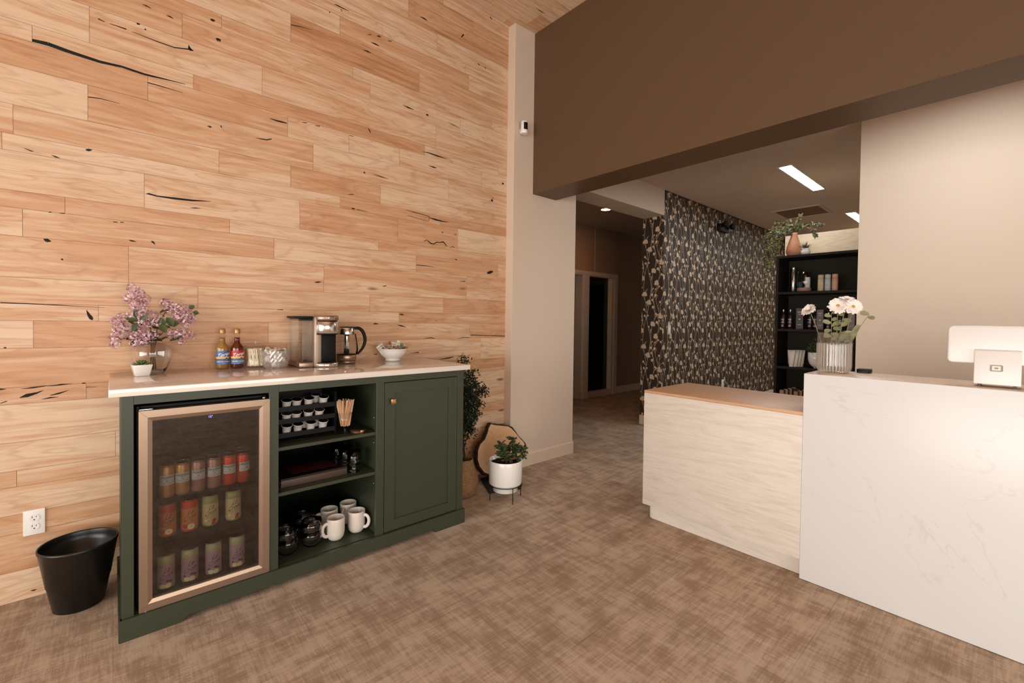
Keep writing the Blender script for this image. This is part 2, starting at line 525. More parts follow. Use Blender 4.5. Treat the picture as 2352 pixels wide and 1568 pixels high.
MKL = [[(-0.267, 2.5297, 0.0067), (-0.217, 2.5335, 0.0087), (-0.146, 2.5265, 0.0077), (-0.041, 2.5208, 0.0066), (0.038, 2.5281, 0.0051), (0.122, 2.5226, 0.0051), (0.210, 2.5280, 0.0031), (0.293, 2.5327, 0.0010)], [(-0.048, 2.7236, 0.0026), (-0.025, 2.7195, 0.0016)], [(-0.006, 2.7195, 0.0010), (0.055, 2.7187, 0.0031)], [(0.080, 2.7166, 0.0010), (0.174, 2.7084, 0.0024), (0.246, 2.7066, 0.0026), (0.308, 2.7225, 0.0032), (0.329, 2.7218, 0.0013)], [(0.308, 2.7455, 0.0008), (0.313, 2.7248, 0.0079), (0.329, 2.7229, 0.0013)], [(0.117, 2.8698, 0.0008), (0.131, 2.8697, 0.0032), (0.152, 2.8662, 0.0008)], [(0.213, 2.8591, 0.0008), (0.228, 2.8589, 0.0037), (0.244, 2.8551, 0.0011)], [(0.405, 2.9249, 0.0027), (0.417, 2.9232, 0.0081), (0.427, 2.9277, 0.0014)], [(0.431, 2.8321, 0.0027), (0.444, 2.8277, 0.0107), (0.454, 2.8343, 0.0016)], [(0.095, 2.7642, 0.0040), (0.107, 2.7651, 0.0032)], [(0.126, 2.7515, 0.0039), (0.132, 2.7479, 0.0021)], [(0.137, 2.4854, 0.0025), (0.192, 2.4858, 0.0020), (0.283, 2.4835, 0.0008)], [(-0.084, 2.3381, 0.0023), (-0.041, 2.3453, 0.0020), (0.030, 2.3435, 0.0008)], [(0.629, 2.3411, 0.0008), (0.656, 2.3423, 0.0026), (0.684, 2.3448, 0.0033), (0.712, 2.3576, 0.0026)], [(0.702, 2.4756, 0.0013), (0.738, 2.4734, 0.0042), (0.769, 2.4750, 0.0047), (0.796, 2.4751, 0.0026)], [(0.392, 2.3395, 0.0010), (0.404, 2.3394, 0.0050), (0.412, 2.3394, 0.0015)], [(0.454, 2.3615, 0.0025), (0.459, 2.3507, 0.0025)], [(-0.093, 2.0848, 0.0024), (-0.082, 2.0865, 0.0059), (-0.071, 2.0903, 0.0012)], [(-0.294, 2.0404, 0.0007), (-0.274, 2.0340, 0.0024), (-0.263, 2.0328, 0.0007)], [(-0.208, 2.0310, 0.0007), (-0.194, 2.0266, 0.0034), (-0.180, 2.0241, 0.0007)], [(0.130, 1.9191, 0.0010), (0.142, 1.9215, 0.0044), (0.174, 1.9164, 0.0031), (0.246, 1.9177, 0.0053), (0.321, 1.9213, 0.0049), (0.410, 1.9317, 0.0007)], [(-0.234, 1.6415, 0.0024), (-0.223, 1.6370, 0.0086), (-0.211, 1.6345, 0.0019)], [(-0.177, 1.5576, 0.0029), (-0.172, 1.5520, 0.0033)], [(0.316, 1.8805, 0.0007), (0.337, 1.8831, 0.0027), (0.364, 1.8843, 0.0005)], [(0.062, 1.6752, 0.0007), (0.075, 1.6725, 0.0038), (0.092, 1.6702, 0.0007)], [(0.152, 1.6800, 0.0033), (0.159, 1.6764, 0.0048), (0.167, 1.6638, 0.0005)], [(0.005, 1.7568, 0.0019), (0.021, 1.7582, 0.0019)], [(0.031, 1.7597, 0.0019), (0.044, 1.7607, 0.0019)], [(-0.217, 1.7677, 0.0019), (-0.209, 1.7691, 0.0019)], [(-0.182, 1.7696, 0.0014), (-0.166, 1.7702, 0.0024)], [(-0.368, 1.3465, 0.0019), (-0.290, 1.3444, 0.0021), (-0.179, 1.3400, 0.0017), (-0.028, 1.3340, 0.0005)], [(-0.092, 1.3197, 0.0007), (-0.084, 1.2968, 0.0061), (-0.075, 1.2801, 0.0076), (-0.072, 1.2717, 0.0014)], [(1.076, 3.3231, 0.0018), (1.098, 3.3224, 0.0039), (1.138, 3.3213, 0.0030), (1.173, 3.3232, 0.0009)], [(1.043, 3.2553, 0.0044), (1.049, 3.2564, 0.0044)], [(1.118, 3.3093, 0.0024), (1.127, 3.2964, 0.0018)], [(0.815, 3.0749, 0.0025), (0.870, 3.0884, 0.0020), (0.942, 3.0984, 0.0006)], [(1.270, 3.1077, 0.0009), (1.300, 3.1098, 0.0050), (1.328, 3.1092, 0.0009)], [(1.701, 3.5251, 0.0013), (1.738, 3.5257, 0.0059), (1.764, 3.5213, 0.0010)], [(2.072, 3.5327, 0.0047), (2.093, 3.5619, 0.0054)], [(2.360, 3.8229, 0.0051), (2.374, 3.8041, 0.0036)], [(2.234, 3.3901, 0.0020), (2.256, 3.3811, 0.0044)], [(2.306, 3.3858, 0.0021), (2.320, 3.3803, 0.0044)], [(1.296, 3.2194, 0.0009), (1.324, 3.2341, 0.0021), (1.324, 3.2253, 0.0009)], [(1.368, 3.2439, 0.0012), (1.380, 3.2463, 0.0055), (1.400, 3.2485, 0.0009)], [(1.324, 3.1813, 0.0012), (1.356, 3.1825, 0.0054), (1.384, 3.1794, 0.0015)], [(1.448, 3.2449, 0.0018), (1.475, 3.2498, 0.0031)], [(1.566, 2.8352, 0.0009), (1.612, 2.8311, 0.0056), (1.658, 2.8300, 0.0009)], [(1.757, 2.8258, 0.0015), (1.771, 2.8272, 0.0072), (1.783, 2.8274, 0.0009)], [(1.958, 2.8278, 0.0009), (2.007, 2.8220, 0.0031), (2.061, 2.8139, 0.0009)], [(1.307, 2.5949, 0.0011), (1.320, 2.5808, 0.0044), (1.329, 2.5657, 0.0008)], [(1.181, 2.5095, 0.0022), (1.208, 2.5112, 0.0016)], [(0.883, 2.5065, 0.0016), (0.909, 2.5115, 0.0027)], [(0.961, 2.5107, 0.0016), (0.990, 2.5139, 0.0027)], [(1.737, 2.5442, 0.0012), (1.786, 2.5484, 0.0038), (1.862, 2.5448, 0.0053), (1.949, 2.5429, 0.0009)], [(1.783, 2.4532, 0.0009), (1.829, 2.4508, 0.0053), (1.860, 2.4514, 0.0009)], [(1.282, 2.2936, 0.0043), (1.288, 2.2832, 0.0048)], [(1.350, 2.2913, 0.0008), (1.408, 2.2860, 0.0033), (1.460, 2.2822, 0.0005)], [(2.510, 2.4721, 0.0077), (2.530, 2.4725, 0.0065)], [(2.393, 2.3085, 0.0094), (2.412, 2.3046, 0.0082)], [(2.406, 2.3257, 0.0031), (2.416, 2.3275, 0.0032)], [(1.175, 2.1197, 0.0016), (1.211, 2.1251, 0.0024)], [(1.199, 2.0317, 0.0042), (1.220, 2.0295, 0.0037)], [(1.235, 2.0291, 0.0021), (1.312, 2.0274, 0.0008)], [(1.598, 2.0883, 0.0008), (1.662, 2.0833, 0.0028), (1.735, 2.0793, 0.0022), (1.795, 2.0728, 0.0020), (1.788, 2.0356, 0.0011), (1.717, 2.0408, 0.0014), (1.644, 2.0485, 0.0017), (1.606, 2.0485, 0.0008)], [(1.795, 2.0630, 0.0017), (1.849, 2.0583, 0.0063), (1.908, 2.0541, 0.0040), (1.968, 2.0566, 0.0009)], [(1.752, 1.8835, 0.0022), (1.774, 1.8928, 0.0022), (1.790, 1.8849, 0.0039), (1.812, 1.8713, 0.0042), (1.836, 1.8708, 0.0034), (1.862, 1.8874, 0.0034), (1.890, 1.8874, 0.0028), (1.921, 1.8980, 0.0046), (1.946, 1.8774, 0.0034), (1.958, 1.8652, 0.0014)], [(1.982, 1.8579, 0.0011), (2.011, 1.8715, 0.0023), (2.027, 1.8631, 0.0029)], [(1.905, 1.9698, 0.0029), (1.920, 1.9686, 0.0040)], [(2.022, 1.9689, 0.0017), (2.043, 1.9682, 0.0029)], [(1.688, 1.6972, 0.0027), (1.758, 1.6980, 0.0028), (1.853, 1.6965, 0.0006)], [(2.033, 1.7742, 0.0035), (2.054, 1.7694, 0.0029)], [(2.360, 1.6896, 0.0073), (2.393, 1.6995, 0.0128), (2.421, 1.7092, 0.0061)], [(0.961, 1.5218, 0.0012), (0.982, 1.5232, 0.0050), (1.004, 1.5274, 0.0008)], [(1.421, 1.5242, 0.0013), (1.440, 1.5254, 0.0032), (1.453, 1.5323, 0.0013)], [(2.081, 1.6051, 0.0014), (2.136, 1.6053, 0.0032)], [(0.744, 1.3423, 0.0015), (0.778, 1.3431, 0.0027)], [(1.557, 1.3275, 0.0027), (1.578, 1.3279, 0.0048), (1.592, 1.3218, 0.0013)], [(1.355, 1.2574, 0.0013), (1.371, 1.2605, 0.0052), (1.394, 1.2576, 0.0016)], [(1.540, 1.2518, 0.0013), (1.571, 1.2455, 0.0048), (1.606, 1.2360, 0.0016)], [(1.753, 1.1504, 0.0008), (1.821, 1.1542, 0.0033), (1.859, 1.1485, 0.0011)], [(2.062, 1.1414, 0.0009), (2.125, 1.1525, 0.0026), (2.182, 1.1498, 0.0023)], [(2.195, 1.1710, 0.0029), (2.326, 1.1639, 0.0024), (2.587, 1.1565, 0.0031)], [(1.360, 1.0482, 0.0013), (1.386, 1.0456, 0.0037)], [(1.655, 1.0426, 0.0011), (1.717, 1.0466, 0.0041)], [(0.401, 1.0344, 0.0005), (0.411, 0.9878, 0.0005)], [(-0.359, 1.1478, 0.0021), (-0.351, 1.1466, 0.0029)], [(-0.109, 0.9685, 0.0021), (-0.097, 0.9686, 0.0029)], [(-0.094, 0.9494, 0.0014), (-0.057, 0.9471, 0.0007)], [(-0.308, 0.9597, 0.0005), (-0.271, 0.9623, 0.0033), (-0.209, 0.9688, 0.0005)], [(-0.223, 0.9640, 0.0005), (-0.180, 0.9684, 0.0036), (-0.143, 0.9694, 0.0005)], [(-0.312, 0.9208, 0.0012), (-0.289, 0.9283, 0.0081), (-0.258, 0.9371, 0.0038), (-0.237, 0.9471, 0.0007)], [(-0.216, 0.9208, 0.0012), (-0.187, 0.9281, 0.0038), (-0.154, 0.9393, 0.0005)], [(-0.244, 0.9056, 0.0005), (-0.216, 0.9107, 0.0033), (-0.187, 0.9118, 0.0005)], [(-0.370, 0.9636, 0.0038), (-0.352, 0.9639, 0.0007)], [(-0.370, 0.9020, 0.0014), (-0.350, 0.9094, 0.0019)], [(-0.282, 0.0321, 0.0005), (-0.271, 0.0298, 0.0036), (-0.262, 0.0316, 0.0005)], [(1.897, 0.9856, 0.0017), (1.981, 0.9918, 0.0046), (2.030, 0.9998, 0.0023)], [(1.858, 1.2826, 0.0014), (1.881, 1.2895, 0.0008)]]
MK = []
for P in MKL:
    for (a, b, q), (c, d_, r_) in zip(P[:-1], P[1:]):
        L = math.hypot(c - a, d_ - b) or 1e-6
        nx, nz = -(d_ - b) / L, (c - a) / L
        MK.append([(a - nx * q, b - nz * q), (c - nx * r_, d_ - nz * r_), (c + nx * r_, d_ + nz * r_), (a + nx * q, b + nz * q)])

planks('wall_left', XL, 2.566, ROWS, lambda u, v, d: (u, d, v), MK, 11, tones={0: .02, .137: .85, .308: .8, .394: .05, .519: .55, .593: .05, .72: -.05, .892: .8})
crow = []; v = 0.0
Rr = random.Random(5)
for hgt in [.125, .17, .075, .125, .17, .075, .17, .125, .075] * 7:
    if v >= 6.6: break
    crow.append((v, min(v + hgt, 6.6), [Rr.uniform(.3, 1.6), Rr.uniform(1.9, 2.7)])); v += hgt
CM = []
for (u, q, L) in ((2.62, .33, .05), (2.42, .52, .03), (2.3, .25, .02), (2.15, .75, .04)):
    CM.append(line_mark([(u - L, q), (u, q), (u + L, q + .004)], [.001, .004, .001]))
planks('ceiling', XL, 2.797, crow, lambda u, v, d: (u, -v, HC + d), CM, 23)

# partition end beside the boards, header over the opening
struct('wall_center', MB().box(2.566, 3.386, -.087, 1.9, 0, HC), M['wall'], bevel=.002, seg=1)
struct('wall_header', MB().box(2.797, 3.092, YR, -.0875, ZB, HC + .05), M['beam'])


def base(name, pts, h=.115, t=.014, mt=None):
    """pts: polyline on the floor; the board stands on its right-hand side"""
    mb = MB()
    for (ax, ay), (bx, by) in zip(pts[:-1], pts[1:]):
        d = Vector((bx - ax, by - ay, 0)); L = d.length; d.normalize(); n = Vector((d.y, -d.x, 0))
        prof = [(0, 0), (t, 0), (t, h - .012), (t * .55, h), (0, h)]
        a = Vector((ax, ay, 0)); b = Vector((bx, by, 0))
        vs = [a + n * p + Vector((0, 0, q)) for p, q in prof] + [b + n * p + Vector((0, 0, q)) for p, q in prof]
        k = len(prof)
        mb.add(vs, [tuple(range(k))[::-1], tuple(range(k, 2 * k))] + [(i, (i + 1) % k, k + (i + 1) % k, k + i) for i in range(k)])
    return struct(name, mb, mt or M['trimw'])


base('baseboard_center', [(2.566, 0), (2.566, -.087), (3.386, -.087), (3.386, 1.838)])
base('baseboard_hall', [(6.78, 1.838), (7.6, 1.838)])
base('baseboard_accent', [(5.025, .2), (5.025, -.09), (9.3, -.09)], mt=M['trimw'])

# next room
struct('ceiling_back', MB().box(3.092, 9.4, YR, 1.95, HB, HB + .1), M['ceil'])
struct('wall_bulkhead', MB().box(3.386, 5.025, -.09, .2, 2.595, HB), M['ceil'])
struct('wall_right', MB().box(4.4, 4.52, YR, -2.128, 0, HB), M['wall'])
struct('wall_far', MB().box(9.3, 9.4, YR, 1.95, 0, HB), M['hallwall'])
mb = MB().box(5.6, 5.79 - .02, 1.838, 1.95, 2.12, HB)
mb = MB().box(3.386, 4.86, 1.838, 1.95, 0, HB).box(4.86, 6.72, 1.838, 1.95, 2.09, HB).box(6.72, 7.62, 1.838, 1.95, 0, HB)
mb.box(6.0, 6.72, 1.838, 1.95, 0, .05)
struct('wall_hall', mb, M['hallwall'])
struct('wall_end', MB().box(7.6, 7.7, .2, .5, 0, HB).box(7.6, 7.7, 1.74, 1.95, 0, HB).box(7.6, 7.7, .5, 1.74, 2.07, HB), M['hallwall'])
# dim office behind the hall glazing
struct('wall_office', MB().box(3.9, 4.0, 1.95, 5, 0, HB).box(8.0, 8.1, 1.95, 5, 0, HB).box(3.9, 8.1, 5, 5.1, 0, HB).box(3.9, 8.1, 1.95, 5.1, HB, HB + .05), M['hallwall'])
# door set: post, side light, head
fr = MB().box(5.79, 5.975, 1.80, 1.96, 0, 2.05).box(6.6, 6.745, 1.80, 1.96, 0, 2.05).box(4.8, 6.745, 1.80, 1.96, 2.05, 2.115).box(5.975, 6.6, 1.80, 1.96, 0, .095)
fr.box(5.81, 5.955, 1.785, 1.80, 0, 2.06).box(6.66, 6.76, 1.785, 1.80, 0, 2.06).box(4.8, 6.76, 1.785, 1.80, 2.06, 2.125)
wf = struct('window_1', fr, M['trimw'], bevel=.003, seg=1)
MB().box(5.975, 6.6, 1.885, 1.893, .095, 2.05).build('pane', thin_glass('office_glass', (.35, .35, .33, 1), .6, .06), wf)
d = struct('door_1', MB().box(7.62, 7.66, .52, 1.72, .01, 2.06), M['dark'])
MB().box(7.585, 7.6, 1.70, 1.79, 0, 2.12).box(7.585, 7.6, .44, .53, 0, 2.12).box(7.585, 7.6, .44, 1.79, 2.06, 2.13).build('door_casing', M['trimw'], d)
MB().box(6.148, 6.156, 1.833, 1.838, 2.13, HB).build('trim_2', M['trimw'])['kind'] = 'structure'

# front shell: storefront glazing the daylight comes through
mb = MB().box(XL - .1, XL, YR, .0, 0, .25).box(XL - .1, XL, YR, 0, 2.85, HC).box(XL - .1, XL, YR, -5.3, .25, 2.85).box(XL - .1, XL, -.5, 0, .25, 2.85)
struct('wall_front', mb, M['wall'])
mb = MB()
for y in (-5.3, -4.12, -2.92, -1.72, -.55): mb.box(XL - .09, XL - .02, y, y + .05, .25, 2.85)
mb.box(XL - .09, XL - .02, -5.3, -.5, .25, .3).box(XL - .09, XL - .02, -5.3, -.5, 2.8, 2.85)
wn = struct('window_2', mb, M['blackm'])
MB().box(XL - .06, XL - .055, -5.3, -.5, .25, 2.85).build('pane', M['glass'], wn)
mb = MB().box(XL, 9.4, YR - .1, YR, 0, .25).box(XL, 9.4, YR - .1, YR, 2.85, HC).box(2.1, 9.4, YR - .1, YR, .25, 2.85).box(XL, -2.7, YR - .1, YR, .25, 2.85)
struct('wall_rear', mb, M['wall'])
mb = MB()
for x in (-2.7, -1.1, .5, 2.05): mb.box(x, x + .05, YR - .09, YR - .02, .25, 2.85)
wn = struct('window_3', mb, M['blackm'])
MB().box(-2.7, 2.1, YR - .06, YR - .055, .25, 2.85).build('pane', M['glass'], wn)


# ---------------------------------------------------------------- wallpaper
def wallpaper():
    """accent wall: dark ground, pale printed branches and blossom as flat print on the face"""
    R = random.Random(3)
    TW, TH = .53, .66
    polys = []     # tile-space polygons

    def stroke(pts, w):
        for (a, b), (c, d_) in zip(pts[:-1], pts[1:]):
            L = math.hypot(c - a, d_ - b) or 1
            nx, ny = -(d_ - b) / L * w / 2, (c - a) / L * w / 2
            polys.append([(a + nx, b + ny), (a - nx, b - ny), (c - nx, d_ - ny), (c + nx, d_ + ny)])

    def flower(x, y, r):
        for k in range(5):
            a = 2 * PI * k / 5 + R.uniform(-.3, .3)
            cx_, cy_ = x + math.cos(a) * r * .55, y + math.sin(a) * r * .55
            q = r * R.uniform(.42, .6)
            polys.append([(cx_ + q * math.cos(t * PI / 3) * R.uniform(.8, 1.15), cy_ + q * math.sin(t * PI / 3) * R.uniform(.8, 1.15)) for t in range(6)])

    for i in range(9):
        x = TW * (i + .5) / 9; pts = []
        nseg = 8
        ph = R.uniform(0, 6)
        for k in range(nseg + 1):
            pts.append((x + .028 * math.sin(2 * PI * k / nseg + ph) + (R.uniform(-.012, .012) if 0 < k < nseg else 0), TH * k / nseg))
        pts[-1] = (pts[0][0], TH)
        stroke(pts, .0036)
        for k in range(1, nseg):
            if R.random() < .85:
                s_ = R.choice((-1, 1)); a, b = pts[k]
                e1 = (a + s_ * R.uniform(.025, .05), b + R.uniform(.05, .09)); stroke([(a, b), e1], .003)
                if R.random() < .7: flower(e1[0], e1[1], R.choice((.011, .015, .019)))
                if R.random() < .5: flower(e1[0] - s_ * .018, e1[1] - .02, .007)
    for x, y in ((.1, .12), (.36, .3), (.2, .47), (.46, .58), (.05, .36), (.3, .05), (.14, .58), (.5, .2), (.26, .2), (.44, .42)):
        flower(x, y, .032); flower(x + .02, y - .018, .015)
    mb = MB().box(5.025, 9.3, -.09, .2, 0, HB)

    def clip(poly, mx):      # clip tile polygon against u <= mx and u >= 0
        for sgn, lim in ((1, mx), (-1, 0)):
            out = []
            for i in range(len(poly)):
                p, q = poly[i - 1], poly[i]
                ip, iq = sgn * p[0] <= sgn * lim, sgn * q[0] <= sgn * lim
                if ip != iq:
                    t = (lim - p[0]) / (q[0] - p[0]); out.append((lim, p[1] + t * (q[1] - p[1])))
                if iq: out.append(q)
            poly = out
            if len(poly) < 3: return None
        return poly
    cnt = 0
    for face in (0, 1):
        W = .29 if face else 4.275
        ntx = int(W / TW) + 2
        for ti in range(ntx):
            for tj in range(5):
                for p in polys:
                    q = [(a + ti * TW - .1, b + tj * TH - .25) for a, b in p]
                    if min(b for a, b in q) < .1 or max(b for a, b in q) > HB: continue
                    q = clip(q, W)
                    if not q: continue
                    cnt += 1; lift = .0004 + (cnt % 61) * 1.5e-5      # overlapping print shapes never share a plane
                    if face: vs = [(5.025 - lift, .2 - a, b) for a, b in q]
                    else: vs = [(5.025 + a, -.09 - lift, b) for a, b in q]
                    mb.add(vs, [tuple(range(len(vs)))], 1)
    struct('wall_accent', mb, [mat('dark_wallpaper_ground', '#30200f', .65), mat('gold_blossom_print', '#c8ad90', .5)])


wallpaper()
tag(struct('trim_1', MB().box(5.752, 5.86, -2.127, -1.19, 0, 2.293), M['oak_panel']), kind='structure')


# ---------------------------------------------------------------- lamps of the room, plus two added out of view
def troffer(x0, x1, y0, y1, label):
    t = thing('ceiling_light', ((x0 + x1) / 2, (y0 + y1) / 2, HB), label, 'ceiling light', 'linear lights in the back ceiling')
    cx_, cy_ = (x0 + x1) / 2, (y0 + y1) / 2; a, b = (x1 - x0) / 2, (y1 - y0) / 2
    mb = MB()
    for q in ((-a - .02, -a, -b - .02, b + .02), (a, a + .02, -b - .02, b + .02), (-a, a, -b - .02, -b), (-a, a, b, b + .02)): mb.box(q[0], q[1], q[2], q[3], -.008, .002)
    mb.build('frame', M['trimw'], t)
    MB().box(-a, a, -b, b, -.004, .001).build('diffuser', mat('lit_diffuser', (235, 245, 250), .5, emit=80), t)
    return t


troffer(5.13, 6.30, -1.42, -1.31, 'long narrow lit ceiling light nearest the brown header')
troffer(7.93, 9.1, -1.40, -1.29, 'second lit ceiling light, cut by the beige wall edge')
troffer(3.14, 3.78, -2.85, -2.74, 'added linear ceiling light, unseen behind the header, brightening the beige wall')  # added lamp hidden by the header, lifts the beige wall
troffer(6.2, 7.37, -3.6, -3.49, 'added linear ceiling light, out of view, brightening the back room')  # unseen extra lamp, added to lift the back room
t = thing('ceiling_vent', (7.42, -.88, HB), 'painted rectangular ceiling vent above the trailing fern', 'vent')
mb = MB()
for q in ((-.33, .33, -.3, -.27), (-.33, .33, .27, .3), (-.33, -.3, -.27, .27), (.3, .33, -.27, .27)): mb.box(*q, -.012, -.0005)
mb.build('frame', M['ceil'], t)
mb = MB().box(-.3, .3, -.27, .27, -.003, -.0005)
mb.box(-.09, -.075, -.27, .27, -.01, -.003).box(.12, .135, -.27, .27, -.01, -.003)
mb.build('grille', mat('vent_recess', '#7a5c44', .8), t)
t = thing('recessed_light', (5.30, .99, HB), 'round lit downlight in the hall ceiling', 'ceiling light')
MB().lathe([(.085, 0), (.085, -.006), (.065, -.008), (.065, 0)], 32).build('trim_ring', M['trimw'], t)
MB().lathe([(.065, -.003), (.0, -.003)], 32).build('lens', mat('lit_lens', (255, 222, 180), .5, emit=35), t)

# ---------------------------------------------------------------- lettering
def glyphs(txt, size, align='CENTER', shear=0, bold=0):
    cu = bpy.data.curves.new('t', 'FONT'); cu.body = txt; cu.size = size; cu.align_x = align; cu.shear = shear
    cu.resolution_u = 2; cu.offset = bold
    o = bpy.data.objects.new('t', cu); C.objects.link(o)
    bpy.context.view_layer.update()
    me = bpy.data.meshes.new_from_object(o.evaluated_get(bpy.context.evaluated_depsgraph_get()))
    vs = [(v.co.x, v.co.y) for v in me.vertices]; fs = [tuple(p.vertices) for p in me.polygons]
    bpy.data.objects.remove(o); bpy.data.curves.remove(cu); bpy.data.meshes.remove(me)
    return vs, fs


def letter(mb, txt, size, fn, m, **k):
    vs, fs = glyphs(txt, size, **k)
    if vs: mb.add([fn(a, b) for a, b in vs], fs, m)


def wrap(r, z0, a0=-PI / 2, tilt=0):
    return lambda a, b: (r * math.cos(a0 + a / r), r * math.sin(a0 + a / r), z0 + b + a * tilt)


def patch(mb, fn, x0, x1, y0, y1, m, n=14):
    vs = [fn(x0 + (x1 - x0) * i / n, y) for y in (y0, y1) for i in range(n + 1)]
    mb.add(vs, [(i, i + 1, n + 2 + i, n + 1 + i) for i in range(n)], m, True)


def star(r, k=5):
    return [((r if i % 2 == 0 else r * .42) * math.sin(PI * i / k), (r if i % 2 == 0 else r * .42) * math.cos(PI * i / k)) for i in range(2 * k)]


def shape(mb, pts, fn, m): mb.add([fn(a, b) for a, b in pts], [tuple(range(len(pts)))[::-1]], m)


def disc(cx_, cy_, rx, ry=None, n=14): return [(cx_ + rx * math.cos(2 * PI * i / n), cy_ - (ry or rx) * math.sin(2 * PI * i / n)) for i in range(n)]


# ---------------------------------------------------------------- green cabinet
YF = -.635
cab = thing('cabinet', (.85, -.3, 0), 'dark green painted cabinet along the plank wall, with cooler bay, open shelves and one door', 'cabinet')


def cadd(name, mb, m, parent=None, **k):
    """cabinet part given in room coordinates"""
    o = mb.build(name, m, **k)
    o.parent = parent or cab
    o.location = (-.85, .3, 0) if parent is None else (0, 0, 0)
    return o


g = M['green']
cadd('side_panel', MB().box(.026, .044, YF + .02, -.002, .012, .976).box(.024, .026, YF + .02, YF + .05, .09, .976), g, bevel=.001, seg=1)
cadd('side_panel', MB().box(1.658, 1.676, YF + .02, -.002, .012, .976), g, bevel=.001, seg=1)
cadd('divider', MB().box(.566, .584, YF + .02, -.02, .09, .976), M['green'])
cadd('divider', MB().box(1.104, 1.122, YF + .02, -.02, .09, .976), M['green'])
cadd('back_panel', MB().box(.044, 1.658, -.02, -.004, .02, .97), M['green_shade'])
ff = MB()
for q in ((.026, .064, .085, .977), (.555, .596, .0875, .977), (1.090, 1.137, .0875, .977), (1.632, 1.676, .085, .977)): ff.box(q[0], q[1], YF, YF + .02, q[2], q[3])
for q in ((.064, .555), (.596, 1.090), (1.137, 1.632)): ff.box(q[0], q[1], YF, YF + .02, .940, .977)
cadd('face_frame', ff, g, bevel=.0012, seg=1)
cadd('floor_panel', MB().box(.044, 1.658, YF + .02, -.02, .07, .0885), M['green'])
cadd('top_rail', MB().box(.044, 1.658, YF + .02, -.02, .955, .9765), M['green_shade'])
# plinth board with the cut-out
pts = [(.018, 0), (.216, 0), (.224, .006), (.232, .016), (.244, .022), (1.452, .022), (1.462, .014), (1.468, 0), (1.686, 0), (1.686, .084), (1.682, .0885), (.022, .0885), (.018, .084)]
cadd('plinth', MB().prism(pts, lambda a, b, d: (a, d, b), YF - .014, YF + .006), g)
cadd('plinth_return', MB().box(.016, .026, YF - .012, -.002, .002, .0885), g)
cadd('plinth_return', MB().box(1.676, 1.686, YF - .012, -.002, .002, .0885), g)
for z in (.651, .430): cadd('shelf', MB().box(.585, 1.103, YF + .012, -.022, z, z + .0175), g, bevel=.001, seg=1)
for z in (.645, .424, .60, .37, .74):
    cadd('shelf_pin', MB().lathe([(.003, 0), (.003, .008)], 10, M=Matrix.Translation((1.1035, -.585, z)) @ Matrix.Rotation(-PI / 2, 4, 'Y')), M['chrome'])
# door: stiles and rails round a recessed panel
dm = MB()
dx0, dx1, dz0, dz1, w_ = 1.1405, 1.6285, .092, .9365, .061
dm.box(dx0, dx0 + w_, YF, YF + .02, dz0, dz1).box(dx1 - w_, dx1, YF, YF + .02, dz0, dz1)
dm.box(dx0 + w_, dx1 - w_, YF, YF + .02, dz0, dz0 + w_).box(dx0 + w_, dx1 - w_, YF, YF + .02, dz1 - w_, dz1)
dm.box(dx0 + w_, dx1 - w_, YF + .008, YF + .018, dz0 + w_, dz1 - w_)
door = cadd('door', dm, g, bevel=.0009, seg=1)
kb = MB().box(1.166, 1.194, YF - .026, YF - .012, .8185, .8465).box(1.174, 1.186, YF - .012, YF, .826, .838)
cadd('knob', kb, M['brass'], parent=door, bevel=.0015)

ct = MB().box(-.0115, 1.7105, -.660, -.0015, .9785, 1.0095)
tag(ct.build('countertop', M['quartz'], bevel=.003, seg=3), 'white polished quartz worktop on the green cabinet', 'countertop')

# ---------------------------------------------------------------- beverage cooler
fr = thing('beverage_cooler', (.317, -.35, 0.09), 'stainless framed glass door drinks cooler built into the green cabinet', 'fridge')


def fadd(name, mb, m, **k):
    p = k.pop('parent', fr)
    o = mb.build(name, m, **k); o.parent = p
    o.location = (-.317, .35, -.09) if p is fr else (0, 0, 0)
    return o


bk = M['black']
body = MB().box(.072, .085, -.585, -.05, .096, .925).box(.539, .552, -.585, -.05, .096, .925).box(.085, .539, -.585, -.05, .912, .925).box(.085, .539, -.585, -.05, .096, .118).box(.085, .539, -.065, -.05, .118, .912)
fadd('body', body, bk, bevel=.002, seg=1)
fx0, fx1, fz0, fz1, fw_ = .0785, .5555, .0905, .912, .0435
fy, fb = -.640, -.602
mb = MB()
o4 = [(fx0, fz0), (fx1, fz0), (fx1, fz1), (fx0, fz1)]; i4 = [(fx0 + fw_, fz0 + fw_), (fx1 - fw_, fz0 + fw_), (fx1 - fw_, fz1 - fw_), (fx0 + fw_, fz1 - fw_)]
md = [((a[0] * .35 + b[0] * .65), (a[1] * .35 + b[1] * .65)) for a, b in zip(o4, i4)]
for i in range(4):
    j = (i + 1) % 4
    e = .0004
    mb.add([(o4[i][0], fy, o4[i][1]), (o4[j][0], fy, o4[j][1]), (md[j][0], fy, md[j][1]), (md[i][0], fy, md[i][1]),
            (i4[i][0], fy + .004, i4[i][1]), (i4[j][0], fy + .004, i4[j][1]), (i4[j][0], fb, i4[j][1]), (i4[i][0], fb, i4[i][1]),
            (o4[i][0], fb, o4[i][1]), (o4[j][0], fb, o4[j][1])],
           [(0, 1, 2, 3), (3, 2, 5, 4), (4, 5, 6, 7), (0, 8, 9, 1), (7, 6, 9, 8)])
    a, b = o4[i], i4[i]   # hairline at the mitre
    dx, dz = b[0] - a[0], b[1] - a[1]; L = math.hypot(dx, dz); nx, nz = -dz / L * e, dx / L * e
    mb.add([(a[0] - nx, fy - .0003, a[1] - nz), (md[i][0] - nx, fy - .0003, md[i][1] - nz), (md[i][0] + nx, fy - .0003, md[i][1] + nz), (a[0] + nx, fy - .0003, a[1] + nz)], [(0, 1, 2, 3)], 1)
